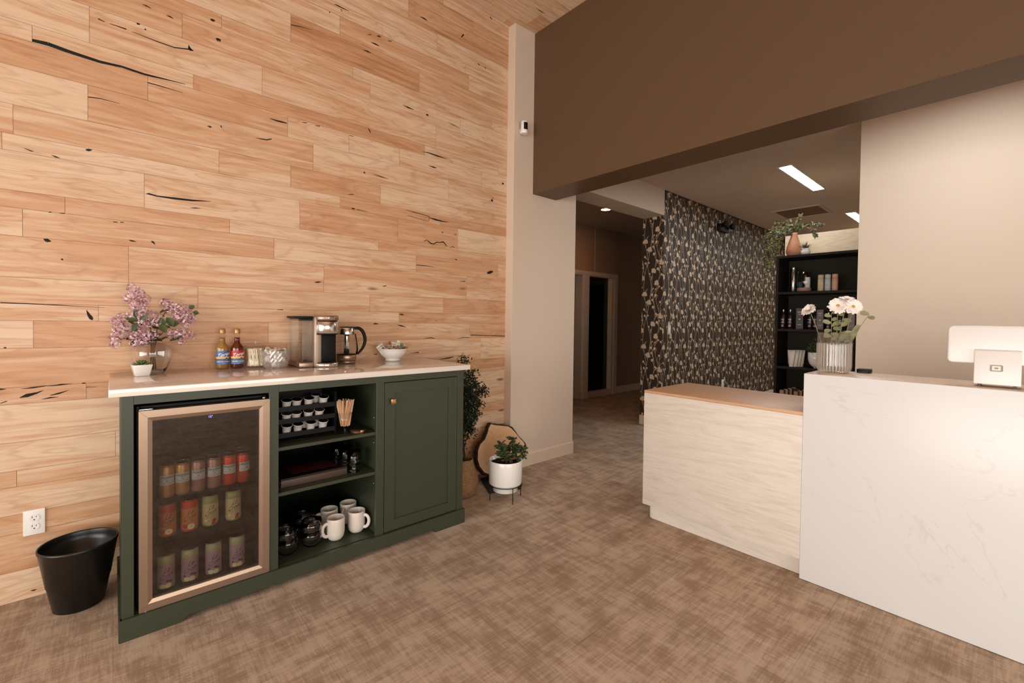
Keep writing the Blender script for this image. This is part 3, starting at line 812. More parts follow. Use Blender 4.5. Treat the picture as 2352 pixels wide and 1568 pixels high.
dfr = fadd('door_frame', mb, [M['steel'], mat('mitre_line', '#5c4634', .5, metal=.6)])
gl = thin_glass('tinted_cooler_glass', (.58, .54, .51, 1), .75, .13, .02)
fadd('door_glass', MB().quad((fx0 + .02, fb - .026, fz0 + .03), (fx1 - .02, fb - .026, fz0 + .03), (fx1 - .02, fb - .026, fz1 - .03), (fx0 + .02, fb - .026, fz1 - .03)), gl)
fadd('door_seal', MB().box(fx0 + .04, fx0 + .052, -.612, -.59, fz0 + .04, fz1 - .04).box(fx1 - .052, fx1 - .04, -.612, -.59, fz0 + .04, fz1 - .04).box(fx0 + .04, fx1 - .04, -.612, -.59, fz0 + .04, fz0 + .05), bk)
fadd('hinge', MB().box(.080, .125, -.632, -.60, .913, .918), M['chrome'], bevel=.001)
fadd('hinge', MB().lathe([(.008, 0), (.008, .007), (.005, .009)], 16, c=(.535, -.62, .913)), M['chrome'])
for x in (.10, .54): fadd('foot', MB().lathe([(.006, 0), (.006, .004)], 12, c=(x, -.632, .0865)), M['chrome'])
dg = MB(); letter(dg, '12°', .013, lambda a, b: (.322 + a, -.6335, .8545 + b), 0)
fadd('temperature_display', dg, mat('blue_led_digits', '#7f7cff', .5, emit=3.5))
for z in (.523, .356):
    mb = MB()
    for i in range(24): mb.tube([(.09 + i * .0193, -.575, z - .003), (.09 + i * .0193, -.08, z - .003)], .0012, 5)
    mb.tube([(.087, -.577, z - .004), (.537, -.577, z - .004)], .002, 6).tube([(.087, -.08, z - .004), (.537, -.08, z - .004)], .002, 6)
    fadd('wire_shelf', mb, M['blackm'])
mb = MB().box(.086, .538, -.57, -.07, .1185, .1290)
fadd('bottom_tray', mb, bk)

M['lid'] = mat('aluminium_can_lid', '#cfc8bf', .25, metal=1)
M['ink'] = mat('navy_ink', '#1f2333', .6)
M['lab'] = mat('pale_blue_label', '#b9c6c6', .5)
M['rstar'] = mat('red_star_ink', '#b23a1c', .6)


def can_prof(r, h): return [(r * .78, 0), (r * .95, .004), (r, .012), (r, h - .014), (r * .93, h - .007), (r * .86, h - .002)]


def can_lid(t, r, h):
    mb = MB().lathe([(r * .86, h - .002), (r * .90, h), (r * .86, h + .0005), (r * .82, h - .004), (0, h - .004)], 28)
    mb.box(-.006, .006, -.004, .014, h - .0038, h - .0022)
    mb.build('lid', M['lid'], t)


def seltzer(loc, col, label, rz=0):
    t = thing('drink_can', loc, label, 'can', 'slim sparkling fruit drink cans on the top cooler shelf', rz)
    r, h = .0275, .137
    mb = MB().lathe(can_prof(r, h), 28, m=0)
    f = wrap(r + .0004, 0)
    patch(mb, f, -.030, .030, .056, .097, 1)
    f2 = wrap(r + .0007, 0)
    letter(mb, 'S.PELLEGRINO', .0087, lambda a, b: f2(a, b + .0855), 2, bold=.0002)
    letter(mb, 'ESSENZA', .0045, lambda a, b: f2(a, b + .0805), 2)
    shape(mb, star(.0048), lambda a, b: f2(a, b + .073), 3)
    patch(mb, f2, -.022, .022, .0645, .0652, 2); patch(mb, f2, -.016, .016, .0605, .0612, 3)
    mb.build('body', [mat('can_paint', col, .35, metal=.55), M['lab'], M['ink'], M['rstar']], t)
    can_lid(t, r, h)
    return t


GOLD, MAUVE, RED = '#bd9468', '#a3807a', '#bd3c22'
Yc = -.570
for x, c_, lb in ((.174, GOLD, 'gold slim drink can at the left end of the top cooler shelf'), (.2275, GOLD, 'gold slim drink can, second from the left end of the top cooler shelf'),
                  (.2845, MAUVE, 'mauve slim drink can next to the gold one in the cooler front row'), (.343, MAUVE, 'mauve slim drink can next to the red one in the cooler front row'),
                  (.403, RED, 'red slim drink can next to the mauve one in the cooler front row'), (.4585, RED, 'red slim drink can at the right end of the cooler front row, label turned aside')):
    seltzer((x, Yc, .5245), c_, lb, .35 if x > .45 else -.05)
for x, y, c_, lb in ((.236, -.508, GOLD, 'gold slim can standing behind the second gold can in the cooler'), (.293, -.508, MAUVE, 'mauve slim can behind the left mauve can in the cooler'),
                     (.352, -.508, MAUVE, 'mauve slim can behind the right mauve can in the cooler'), (.412, -.508, RED, 'red slim can directly behind the left red can in the cooler'),
                     (.467, -.508, RED, 'red slim can directly behind the right red can in the cooler'), (.470, -.446, RED, 'red slim can third in line behind the right red can'),
                     (.472, -.384, RED, 'rearmost red slim can at the back right of the top cooler shelf')):
    seltzer((x, y, .5245), c_, lb)


def lacroix(loc, top, mid, fruit, label, grp, rz=0, h=.136):
    t = thing('drink_can', loc, label, 'can', grp, rz)
    r = .0315
    mb = MB().lathe(can_prof(r, h), 28, m=0)
    f = wrap(r + .0003, 0); f2 = wrap(r + .0006, 0); f3 = wrap(r + .0009, 0)
    patch(mb, f, -.05, .05, .012, h - .034, 1)
    letter(mb, 'La', .030, lambda a, b: f2(a * .8 + .002, b + .078 + a * .3), 2, shear=.5)
    letter(mb, 'Croix', .026, lambda a, b: f2(a * .8, b + .055 + a * .3), 2, shear=.5)
    patch(mb, lambda a, b: f2(a, b + a * .3), -.02, .02, .0505, .0515, 2)
    mb.tube([f2(-.010 + .0028 * k, .040 + .0028 * k * .3 + (.0016 if k % 2 else -.0012)) for k in range(10)], .0004, 4, m=2)      # small flourish under the name
    patch(mb, f2, -.022, .022, h - .028, h - .0274, 2); patch(mb, f2, -.022, .022, h - .023, h - .0224, 2)
    f4 = [wrap(r + .0020 + .0002 * k, 0) for k in range(6)]
    for k, (cx_, cy_, rr, m) in enumerate(fruit): shape(mb, disc(cx_, cy_, rr, rr * .85), f4[k], m)
    mb.build('body', [mat('can_top_colour', top, .45, metal=.1), mat('can_body_colour', mid, .45, metal=.1), mat('script_ink', '#3a3148', .6), mat('fruit_dark', '#5a3b52', .6), mat('fruit_pale', '#d8d8a8', .6), mat('fruit_line', '#a03020', .6)], t)
    can_lid(t, r, h)
    return t


CIT = [(-.017, .026, .011, 5), (.006, .024, .014, 4), (.006, .024, .003, 1)]
GRN = [(.016, .028, .009, 5), (-.018, .030, .006, 4), (-.004, .018, .011, 1), (.012, .016, .008, 5)]
PUR = [(-.012, .022, .011, 4), (.009, .022, .012, 4), (.018, .038, .006, 3), (.007, .042, .006, 3), (-.020, .036, .005, 3)]
for x, a, b, fr_, lb in ((.176, '#b23a22', '#b8794a', CIT, 'orange and red fruit can at the left end of the middle cooler shelf'), (.254, '#c23a20', '#c08048', CIT, 'orange and red fruit can second along the middle cooler shelf'),
                         (.330, '#8f9a62', '#bdb386', GRN, 'yellow-green script can beside the orange ones on the middle cooler shelf'), (.420, '#98a06a', '#c2b888', GRN, 'yellow-green script can at the right end of the middle cooler shelf')):
    lacroix((x, -.566, .357), a, b, fr_, lb, 'wide cans on the middle cooler shelf', -.1)
for x, lb in ((.171, 'lilac and green script can at the left end of the cooler floor'), (.255, 'lilac and green script can second from the left on the cooler floor'),
              (.343, 'lilac and green script can third from the left on the cooler floor'), (.436, 'lilac and green script can at the right end of the cooler floor')):
    lacroix((x, -.566, .1295), '#a9ae86', '#a98f9c', PUR, lb, 'lilac cans on the cooler floor', -.1, .147)

# ---------------------------------------------------------------- open bay: pods, sticks, goblets, books, cups
rk = thing('pod_rack', (.75, -.45, .6688), 'black three-tier rack holding white coffee pods on the upper cabinet shelf', 'pod rack')
mb = MB().box(-.152, -.148, -.085, .12, 0, .232).box(.148, .152, -.085, .12, 0, .232).box(-.152, .152, .116, .12, 0, .232)
mb.build('frame', bk, rk)
for z in (.028, .098, .160): MB().box(-.147, .147, -.088, -.084, z - .006, z + .018).box(-.147, .147, -.084, .116, z - .006, z - .002).build('tier', bk, rk)
MB().tube([(.1535, -.09, .0), (.1535, -.09, .235)], .0025, 8).tube([(-.153, -.09, .0), (-.153, -.09, .235)], .0025, 8).tube([(-.153, -.09, .004), (.153, -.09, .004)], .002, 8).build('wire_edge', M['blackm'], rk)


def pod(loc, label, tilt=.25):
    t = thing('coffee_pod', loc, label, 'coffee pod', 'white coffee pods in the black rack'); t.rotation_euler = (tilt, 0, 0)
    MB().lathe([(.0175, 0), (.0195, .004), (.0225, .040), (.0262, .0415), (.0262, .0435)], 24).build('cup', M['whitep'], t)
    MB().lathe([(.0245, .0438), (.0, .0438)], 24).build('foil', M['dark'], t)
    return t


p0 = None
PODS = [((.667, .8), 'top'), ((.715, .8), 'top'), ((.775, .8), 'top'), ((.850, .8), 'top'), ((.667, .733), 'middle'), ((.713, .733), 'middle'), ((.773, .733), 'middle'), ((.828, .733), 'middle'),
        ((.668, .672), 'bottom'), ((.722, .672), 'bottom'), ((.786, .672), 'bottom'), ((.848, .672), 'bottom')]
WHO = ['leftmost', 'second from the left', 'third from the left', 'rightmost']
for i, ((x, z), row) in enumerate(PODS):
    L = '%s white coffee pod in the %s tier of the black rack' % (WHO[i % 4], row)
    p = (x - .004, -.505, z + .0345)
    if p0 is None: p0 = pod(p, L)
    else:
        q = dup(p0, p, 0, L); q.rotation_euler = (.25, 0, 0)
for x, z, L in ((.826, .8425, 'white pod tucked behind the rightmost pod of the top tier'), (.770, .7155, 'white pod tucked behind the third pod of the bottom tier'), (.828, .7155, 'white pod tucked behind the rightmost pod of the bottom tier')):
    q = dup(p0, (x, -.452, z - .0035), 0, L); q.rotation_euler = (.15, 0, 0)


def goblet_mesh(t, r, h, stem=.026, m='cut'):
    b = MB().lathe([(r * .80, .0), (r * .78, .003), (.008, .006), (.006, .012), (.010, .017), (.006, .021), (.012, stem), (r * .62, stem + .010), (r * .90, stem + .03), (r, h), (r - .0015, h), (r * .88, stem + .032), (r * .58, stem + .013), (.0, stem + .010)], 32)
    return b.build('bowl_and_foot', M[m], t)


t = thing('stick_goblet', (.945, -.555, .669), 'footed glass goblet full of wooden stir sticks on the upper cabinet shelf', 'glass')
goblet_mesh(t, .041, .118, m='glass2')
ms = mat('birch_stick', '#c99e78', .7, var=.15)
R = random.Random(4); st0 = None
for i in range(44):
    a = R.uniform(0, 2 * PI); q = R.uniform(.2, 1) ** .6
    bx, by = .020 * q * math.cos(a + R.uniform(-.9, .9)), .020 * q * math.sin(a + R.uniform(-.9, .9))
    tx, ty = .050 * q * math.cos(a), .036 * q * math.sin(a)
    d = Vector((tx - bx, ty - by, .14)).normalized()
    if st0 is None:
        st0 = MB().box(-.0023, .0023, -.0007, .0007, 0, .141).build('stir_stick', ms); o = st0
        tag(o, 'flat wooden stir stick standing in the footed goblet', 'stir stick', 'stir sticks in the goblet')
    else:
        o = st0.copy(); C.objects.link(o)
    o.location = (.945 + bx, -.555 + by, .669 + .040 + R.uniform(0, .006))
    o.rotation_mode = 'QUATERNION'; o.rotation_quaternion = Vector((0, 0, 1)).rotation_difference(d) @ Matrix.Rotation(R.uniform(-.6, .6), 3, 'Z').to_quaternion()
t = thing('strapped_coasters', (1.016, -.565, .669), 'small brown strap-bound coaster stack with gold buckle beside the stick goblet', 'coasters')
MB().lathe([(.041, 0), (.042, .003), (.041, .007), (.042, .010), (.041, .014), (.0, .0145)], 36).build('coasters', mat('brown_leather', '#3c281b', .5), t)
MB().box(-.005, .011, -.0455, -.0415, .0005, .017).build('buckle', M['brass'], t, bevel=.001)
MB().lathe([(.0428, .004), (.0428, .0055)], 36).build('strap', M['brass'], t)


g0 = thing('goblet', (1.002, -.545, .448), 'footed glass goblet at the front of the middle cabinet shelf', 'glass', 'footed goblets on the middle shelf')
goblet_mesh(g0, .037, .116)
dup(g0, (.995, -.44, .448), .3, 'footed glass goblet in the middle of the row of three')
dup(g0, (.985, -.34, .448), .6, 'rearmost footed glass goblet on the middle cabinet shelf')
t = thing('tea_box', (.79, -.41, .448), 'flat black and red boxed tea set lying on the middle cabinet shelf', 'box')
MB().box(-.165, .165, -.155, .13, 0, .034).build('box', mat('box_side', '#4b382c', .5), t, bevel=.001)
mb = MB().box(-.166, .166, -.156, .131, .034, .044)
mb.box(-.10, .12, -.10, .02, .044, .0445, 1)
letter(mb, 'ASSORTED SPECIALITY TEAS', .013, lambda a, b: (a, b - .07, .0449), 2)
mb.build('lid', [mat('box_lid', '#1a0f0c', .35), mat('red_band', '#4a0f10', .4), mat('faded_print', '#94685a', .6)], t)


def mug(loc, label, rz):
    t = thing('mug', loc, label, 'mug', 'white dimpled mugs on the cabinet floor', rz)
    r = .047
    MB().lathe([(.024, 0), (.034, .004), (.043, .018), (r, .04), (r, .118), (r - .001, .120), (r - .004, .118), (r - .004, .04), (.038, .012), (0, .008)], 40).build('cup', M['mugw'], t)
    MB().stube([(.044, 0, .095), (.058, 0, .097), (.071, 0, .086), (.076, 0, .066), (.070, 0, .044), (.056, 0, .031), (.043, 0, .030)], [.006, .0062, .0062, .0062, .0062, .0062, .006], 10, flat=1.5).build('handle', M['mugw'], t)
    return t


def mugmat():
    g = G('white_dimpled_glaze'); tc = g.n('TexCoord'); x, y, z = g.sep(tc.outputs['Object'])
    a = g.math('ARCTAN2', y, x)
    u = g.math('MULTIPLY', a, 22.0); v = g.math('MULTIPLY', z, 700.0)
    h = g.math('MULTIPLY', g.math('SINE', g.math('ADD', u, v)), g.math('SINE', g.math('SUBTRACT', u, v)))
    h = g.math('MULTIPLY', h, g.math('LESS_THAN', z, .085))
    g.col(lin('#d9cfc3')); g.p.inputs['Roughness'].default_value = .25; g.bump(h, .16, .0006)
    return g.m


M['mugw'] = mugmat()
mg = mug((.912, -.520, .0895), 'white dimpled mug nearest the glass cups, at the front', 3.3)
dup(mg, (1.035, -.505, .0895), -.9, 'white dimpled mug at the front right, handle turned to the camera')
dup(mg, (.925, -.385, .0895), 3.0, 'white dimpled mug behind the front left mug')
dup(mg, (1.042, -.365, .0895), 3.9, 'white dimpled mug at the rear right corner')


def cup(loc, label, rz=0, grp='clear glass cups stacked in the cabinet'):
    t = thing('glass_cup', loc, label, 'glass cup', grp, rz)
    r = .052
    MB().lathe([(.018, 0), (.030, .003), (.043, .014), (.051, .035), (r, .055), (.049, .088), (.0475, .088), (.050, .055), (.049, .036), (.041, .017), (.028, .008), (0, .006)], 40).build('cup', M['cut'], t)
    MB().stube([(.0525, 0, .070), (.062, 0, .072), (.072, 0, .062), (.073, 0, .045), (.064, 0, .032), (.0520, 0, .030)], .0045, 12).build('handle', M['cut'], t)
    return t


c0 = cup((.788, -.512, .0895), 'lower clear glass cup of the front stack beside the mugs', .1)
dup(c0, (.788, -.512, .0895 + .050), .5, 'upper clear glass cup nested on the front stack beside the mugs')
dup(c0, (.668, -.520, .0895), .9, 'lower clear glass cup of the stack against the cooler bay')
dup(c0, (.664, -.518, .0895 + .050), 1.2, 'upper clear glass cup of the stack against the cooler bay')
dup(c0, (.788, -.375, .0895), .1, 'lower clear glass cup of the rear stack')
dup(c0, (.788, -.375, .0895 + .050), .4, 'upper clear glass cup of the rear stack')

# ---------------------------------------------------------------- on the quartz worktop
ZT = 1.0097
rnd = random.Random(21)


def florets(mb, centers, n, size, R, mset=(0, 1, 2)):
    """little four-petalled florets packed over soft lobes"""
    for (x, y, z, r, ry) in centers:
        for _ in range(int(n * (r / .03) ** 2)):
            d = Vector((R.gauss(0, 1), R.gauss(0, 1), R.gauss(0, 1))).normalized()
            q = R.uniform(.72, 1.08)
            p = Vector((x, y, z)) + Vector((d.x * r * q, d.y * ry * q, d.z * r * q))
            a = d.orthogonal().normalized(); b = d.cross(a); s_ = size * R.uniform(.7, 1.2); ph = R.uniform(0, PI / 2)
            m = R.choices(mset, (5, 4, 2))[0]
            for k in range(4):
                an = ph + k * PI / 2
                u = a * math.cos(an) + b * math.sin(an); v_ = d.cross(u)
                mb.add([p, p + u * s_ * .55 + v_ * s_ * .32 + d * s_ * .1, p + u * s_ * 1.0 + d * s_ * .25, p + u * s_ * .55 - v_ * s_ * .32 + d * s_ * .1], [(0, 1, 2, 3)], m)


LP = [mat('lilac_petal_pale', '#e6cfd2', .7), mat('lilac_petal_pink', '#c99aa8', .7), mat('lilac_bud_deep', '#8e4c66', .7)]
LEAF = mat('lilac_leaf', '#3c4a24', .5, var=.3, vscale=30)
STEM = mat('woody_stem', '#6b4a30', .8)
t = thing('flower_vase', (.152, -.085, ZT), 'clear glass vase holding the lilac branches at the left end of the worktop', 'vase')
MB().lathe([(.046, 0), (.052, .004), (.062, .03), (.077, .075), (.081, .10), (.077, .122), (.060, .140), (.042, .150), (.037, .158), (.041, .166), (.0385, .166), (.035, .158), (.040, .150), (.057, .138), (.0735, .12), (.077, .10), (.073, .075), (.058, .03), (.045, .007), (0, .006)], 44).build('bowl', M['cut'], t)
SPR = [  # root x, lobes, leaves, label
    ([(.075, 1.425, .028), (.098, 1.405, .026), (.062, 1.385, .027), (.085, 1.345, .03), (.118, 1.375, .027), (.115, 1.335, .028), (.105, 1.30, .026)], 'tallest lilac spray, rising at the upper left of the bouquet'),
    ([(.040, 1.290, .023), (.068, 1.300, .02), (.012, 1.270, .022)], 'small pale lilac spray pointing left above the drooping one'),
    ([(.030, 1.235, .033), (.018, 1.195, .030), (.012, 1.160, .022), (.050, 1.24, .025)], 'deep pink lilac spray drooping at the far left of the bouquet'),
    ([(.078, 1.20, .028), (.105, 1.215, .033), (.13, 1.185, .032), (.082, 1.165, .022), (.155, 1.205, .028), (.115, 1.17, .026)], 'broad lilac spray low over the front of the vase mouth'),
    ([(.150, 1.295, .030), (.133, 1.265, .030), (.170, 1.27, .026), (.11, 1.26, .022)], 'lilac spray at the centre of the bouquet'),
    ([(.205, 1.362, .028), (.232, 1.345, .02), (.215, 1.325, .022)], 'small upright lilac spray behind the large right-hand one'),
    ([(.265, 1.335, .032), (.295, 1.300, .034), (.262, 1.290, .034), (.285, 1.262, .026), (.315, 1.285, .02)], 'largest rounded lilac spray at the upper right of the bouquet'),
    ([(.235, 1.205, .027), (.265, 1.215, .026), (.295, 1.205, .025), (.315, 1.19, .018), (.272, 1.165, .018)], 'lilac spray reaching right, low beside the vase')]
for i, (lobes, lab) in enumerate(SPR):
    cx_ = sum(l[0] for l in lobes) / len(lobes); cz = min(l[1] for l in lobes)
    yy = -.10 + rnd.uniform(-.03, .02)
    t = thing('lilac_spray', (.152, -.085, ZT + .01), lab, 'flower', 'lilac branches in the clear vase')
    O = Vector((.152, -.085, ZT + .01))
    mb = MB(); florets(mb, [(x - O.x, yy - O.y + rnd.uniform(-.015, .015), z - O.z, r, r * .9) for x, z, r in lobes], 120, .0062, rnd)
    mb.build('blossom', LP, t)
    bx = rnd.uniform(-.02, .015)
    tip = Vector((cx_, yy, cz + .02)) - O
    neck = Vector((rnd.uniform(-.015, .02), 0, .15))
    pts = [Vector((bx, 0, 0)), Vector((bx * .6, .005, .07)), neck, (neck + tip) / 2 + Vector((0, 0, .02)), tip]
    MB().tube(pts, [.0026, .0024, .0022, .002, .0018], 7).build('stem', STEM, t)
    mb = MB()
    for k in range(3 + i % 3):
        a = neck.lerp(tip, rnd.uniform(.2, .95)); 
        mb.leaf(a, (rnd.uniform(-1, 1), rnd.uniform(-.7, -.1), rnd.uniform(-.3, .7)), (0, -.6, 1), rnd.uniform(.03, .048), rnd.uniform(.018, .028))
    if i == 6:
        for a, d_ in (((.300, -.1, 1.335), (.7, -.2, .6)), ((.315, -.1, 1.318), (1, -.3, -.2))): mb.leaf(Vector(a) - O, d_, (0, -1, .3), .03, .026)
    if i == 4:
        for a, d_ in (((.18, -.135, 1.255), (.3, -.4, -.6)), ((.205, -.13, 1.29), (.5, -.3, -.8)), ((.19, -.13, 1.24), (-.2, -.4, .9)), ((.21, -.125, 1.25), (.9, -.2, .3))): mb.leaf(Vector(a) - O, d_, (0, -1, .3), .052, .036)
    if i == 1:
        for a, d_ in (((.098, -.13, 1.27), (-1, -.2, .25)), ((.095, -.13, 1.275), (-.3, -.2, 1)), ((.092, -.13, 1.265), (-.4, -.3, -.9)), ((.10, -.13, 1.27), (.5, -.3, .7))): mb.leaf(Vector(a) - O, d_, (0, -1, .3), .052, .024)
    mb.build('foliage', LEAF, t)

t = thing('succulent_pot', (.105, -.198, ZT), 'small succulent in a square white pot before the lilac vase', 'potted plant', rz=.15)
mb = MB(); a, b, h = .0255, .036, .054
vs = [(-a, -a, 0), (a, -a, 0), (a, a, 0), (-a, a, 0), (-b, -b, h), (b, -b, h), (b, b, h), (-b, b, h), (-b + .003, -b + .003, h), (b - .003, -b + .003, h), (b - .003, b - .003, h), (-b + .003, b - .003, h), (-b + .006, -b + .006, h - .008), (b - .006, -b + .006, h - .008), (b - .006, b - .006, h - .008), (-b + .006, b - .006, h - .008)]
mb.add(vs, [(3, 2, 1, 0)] + [(k + i, k + (i + 1) % 4, k + 4 + (i + 1) % 4, k + 4 + i) for k in (0, 4, 8) for i in range(4)])
mb.build('pot', M['white'], t, bevel=.0015)
MB().quad((-.031, -.031, .047), (.031, -.031, .047), (.031, .031, .047), (-.031, .031, .047)).build('gravel', mat('pale_gravel', '#a99a80', .9, bump=.5, bscale=300), t)
mb = MB()
for k in range(26):
    an = k * 2.4; q = .25 + .75 * k / 26
    d = Vector((math.cos(an) * q, math.sin(an) * q, 1.15 - q)).normalized()
    L = .026 + .016 * q
    mb.tube([Vector((0, 0, .046)), Vector((0, 0, .047)) + d * L * .5, Vector((0, 0, .047)) + d * L * .85, Vector((0, 0, .047)) + d * L], [.003, .0058, .0042, .0006], 6, flat=.6)
mb.build('rosette', mat('succulent_green', '#55663c', .45, var=.25, vscale=60), t)


def syrup(loc, liq, topc, label, name_txt):
    t = thing('syrup_bottle', loc, label, 'bottle', 'syrup bottles on the worktop', .12)
    r = .033
    prof = [(.026, 0), (.0315, .003), (r, .012), (r, .112), (.031, .122), (.022, .135), (.0152, .145), (.0145, .190), (.0165, .191), (.0165, .196), (.0135, .197)]
    lq = [(.0245, .003), (.0305, .008), (.0312, .112), (.029, .121), (.0205, .134), (.0138, .145), (.0132, .172), (0, .172)]
    MB().lathe(prof, 32).build('glass', M['glass2'], t)
    MB().lathe(lq, 28).build('syrup', mat('syrup_liquid', liq, .08, trans=.55), t)
    MB().lathe([(.0150, .194), (.0155, .196), (.0155, .215), (.013, .2215), (0, .2225)], 24).build('cap', mat('tan_cap', '#a8814f', .3, metal=.4), t)
    mb = MB(); f = wrap(r + .0005, 0); f2 = wrap(r + .0009, 0); f3 = wrap(r + .0020, 0); w2 = .044
    patch(mb, f, -w2, w2, .068, .100, 0); patch(mb, f, -w2, w2, .056, .068, 1); patch(mb, f, -w2, w2, .026, .056, 2); patch(mb, f2, -w2, w2, .052, .0565, 3)
    shape(mb, disc(.012, .060, .011, .010), f2, 5); shape(mb, disc(.012, .058, .007, .006), f3, 4)
    letter(mb, 'Torani', .0265, lambda a, b: f3(a, b + .072 + a * .22), 5, shear=.35, bold=.0006)
    letter(mb, name_txt, .0088, lambda a, b: f3(a, b + .0385), 5, bold=.0003)
    patch(mb, f3, -.008, .008, .0315, .0325, 5, 6)
    mb.build('label', [mat('label_top', topc, .4), mat('label_gold', '#d8b676', .5), mat('label_blue', '#4d74ad', .4), mat('label_navy', '#16203a', .4), mat('label_brown', '#7a4a24', .5), M['paper']], t)
    return t


syrup((.452, -.075, ZT), '#c99c5c', '#4468a6', 'pale syrup bottle with blue top label, left of the red-labelled one', 'FRENCH VANILLA')
syrup((.521, -.085, ZT), '#7c2c0c', '#b3161c', 'dark amber syrup bottle with red top label next to the lidded jar', 'SALTED CARAMEL')

M['jar'] = thin_glass('clear_jar_glass', (.995, .993, .99, 1), .95, .05, .01, .05)
t = thing('glass_jar', (.613, -.085, ZT), 'lidded cylindrical glass jar of paper packets right of the syrup bottles', 'jar')
MB().lathe([(.048, 0), (.052, .003), (.053, .01), (.0535, .122)], 40).build('body', M['jar'], t)
MB().lathe([(.0535, .1225), (.0535, .126), (.03, .131), (.006, .133), (.0045, .139), (.009, .146), (.0085, .153), (0, .156)], 36).build('lid', M['jar'], t)
pk = MB().box(-.0085, .0085, -.0025, .0025, .004, .094).box(-.0082, .0082, -.001, .001, 0, .098)
for q in ((.002, .004, .040, .062), (-.002, -.0005, .044, .058), (-.004, .004, .080, .082), (-.003, .003, .020, .0215)): pk.box(q[0], q[1], -.0028, -.0026, q[2], q[3], 1)
mP = [mat('cream_packet', '#ece0c4', .6), mat('brown_print', '#4a3222', .6)]
pk0 = None
for i in range(20):
    an = i * 2.4; q = .034 * math.sqrt((i + .7) / 15)
    if pk0 is None:
        o = pk0 = pk.build('sugar_packet', mP); tag(o, 'cream paper packet with brown print standing in the lidded jar', 'packet', 'packets in the lidded jar')
    else: o = pk0.copy(); C.objects.link(o)
    o.location = (.613 + q * math.cos(an) * .9, -.085 + q * math.sin(an) * .9, ZT + .010)
    o.rotation_euler = (rnd.uniform(-.10, .10), rnd.uniform(-.16, .16), rnd.uniform(-1.2, 1.2))

t = thing('crystal_bowl', (.692, -.181, ZT), 'diamond-cut crystal bowl heaped with creamer cups', 'bowl')
vs = []; n = 44; rows = 13
pr_ = [(.043, 0), (.054, .007), (.064, .02), (.070, .04), (.073, .065), (.075, .085), (.076, .10)]


def rad(z):
    for (r0, z0), (r1, z1) in zip(pr_[:-1], pr_[1:]):
        if z <= z1: return r0 + (r1 - r0) * (z - z0) / (z1 - z0)
    return pr_[-1][0]


for j in range(rows + 1):
    z = .10 * j / rows
    for k in range(n):
        a = 2 * PI * (k + (j % 2) * .5) / n; q = rad(z) + (.0022 if (k + j // 2) % 2 else -.0005)
        vs.append((q * math.cos(a), q * math.sin(a), z))
fs = []
for j in range(rows):
    for k in range(n):
        k2 = (k + 1) % n; a_, b_, c_, d_ = j * n + k, j * n + k2, (j + 1) * n + k, (j + 1) * n + k2
        fs += ([(a_, b_, c_), (b_, d_, c_)] if j % 2 == 0 else [(a_, b_, d_), (a_, d_, c_)])
mb = MB().add(vs, fs).lathe([(.073, .10), (.070, .085), (.066, .05), (.058, .02), (.045, .008), (0, .006)], 40)
mb.build('bowl', M['crystal'], t)


def creamer(loc, rot, label):
    t = thing('creamer_cup', loc, label, 'creamer cup', 'creamer cups in the crystal bowl'); t.rotation_euler = rot
    MB().lathe([(.011, 0), (.0125, .003), (.015, .018), (.0185, .0195), (.0185, .0205)], 20).build('cup', M['whitep'], t)
    mb = MB().lathe([(.0183, .0208), (0, .0208)], 20).prism([(.014, -.006), (.026, -.002), (.026, .004), (.014, .008)], lambda a, b, d: (a, b, d), .0204, .0209)
    mb.prism([(-.008, -.003), (.008, -.002), (.007, .002), (-.009, .001)], lambda a, b, d: (a, b, d), .0210, .0212, 1)
    mb.build('foil_lid', [M['paper'], mat('green_print', '#54704a', .6)], t)
    return t


cr0 = creamer((.640, -.20, ZT + .096), (.9, .35, .3), 'creamer cup tipped up highest at the left rim of the crystal bowl')
LL = ['creamer cup at the front left of the heap, green print up', 'creamer cup at the front centre of the heap', 'creamer cup at the front right of the heap', 'creamer cup in the middle of the heap', 'creamer cup at the back left of the heap', 'creamer cup at the back right of the heap', 'creamer cup at the right rim with a brown mark']
for (x, y, z, rx, ry), lb in zip([(.665, -.222, .082, .5, -.2), (.698, -.232, .078, .9, .1), (.728, -.205, .08, .4, .7), (.695, -.185, .090, -.4, .2), (.672, -.150, .084, -.5, -.3), (.715, -.150, .085, -.8, .4), (.742, -.172, .083, .1, 1.0)], LL):
    q = dup(cr0, (x, y, ZT + z), 0, lb); q.rotation_euler = (rx, ry, rnd.uniform(0, 6))
for j, (x, y, z) in enumerate([(.67, -.20, .015), (.71, -.205, .015), (.69, -.165, .015), (.66, -.18, .045), (.70, -.215, .045), (.73, -.18, .045), (.70, -.16, .055)]):
    q = dup(cr0, (x, y, ZT + z), 0, 'creamer cup buried in the crystal bowl, seen through the cut glass'); q.rotation_euler = (rnd.uniform(-1.5, 1.5), rnd.uniform(-1, 1), rnd.uniform(0, 6))

# coffee brewer
t = thing('coffee_brewer', (.93, -.20, ZT), 'steel and black single cup coffee brewer with clear water tank at left', 'coffee machine', rz=-.02)
O = Vector((.93, -.20, ZT))


def P(x0, x1, y0, y1, z0, z1): return (x0 - O.x, x1 - O.x, y0 - O.y, y1 - O.y, z0 - O.z, z1 - O.z)


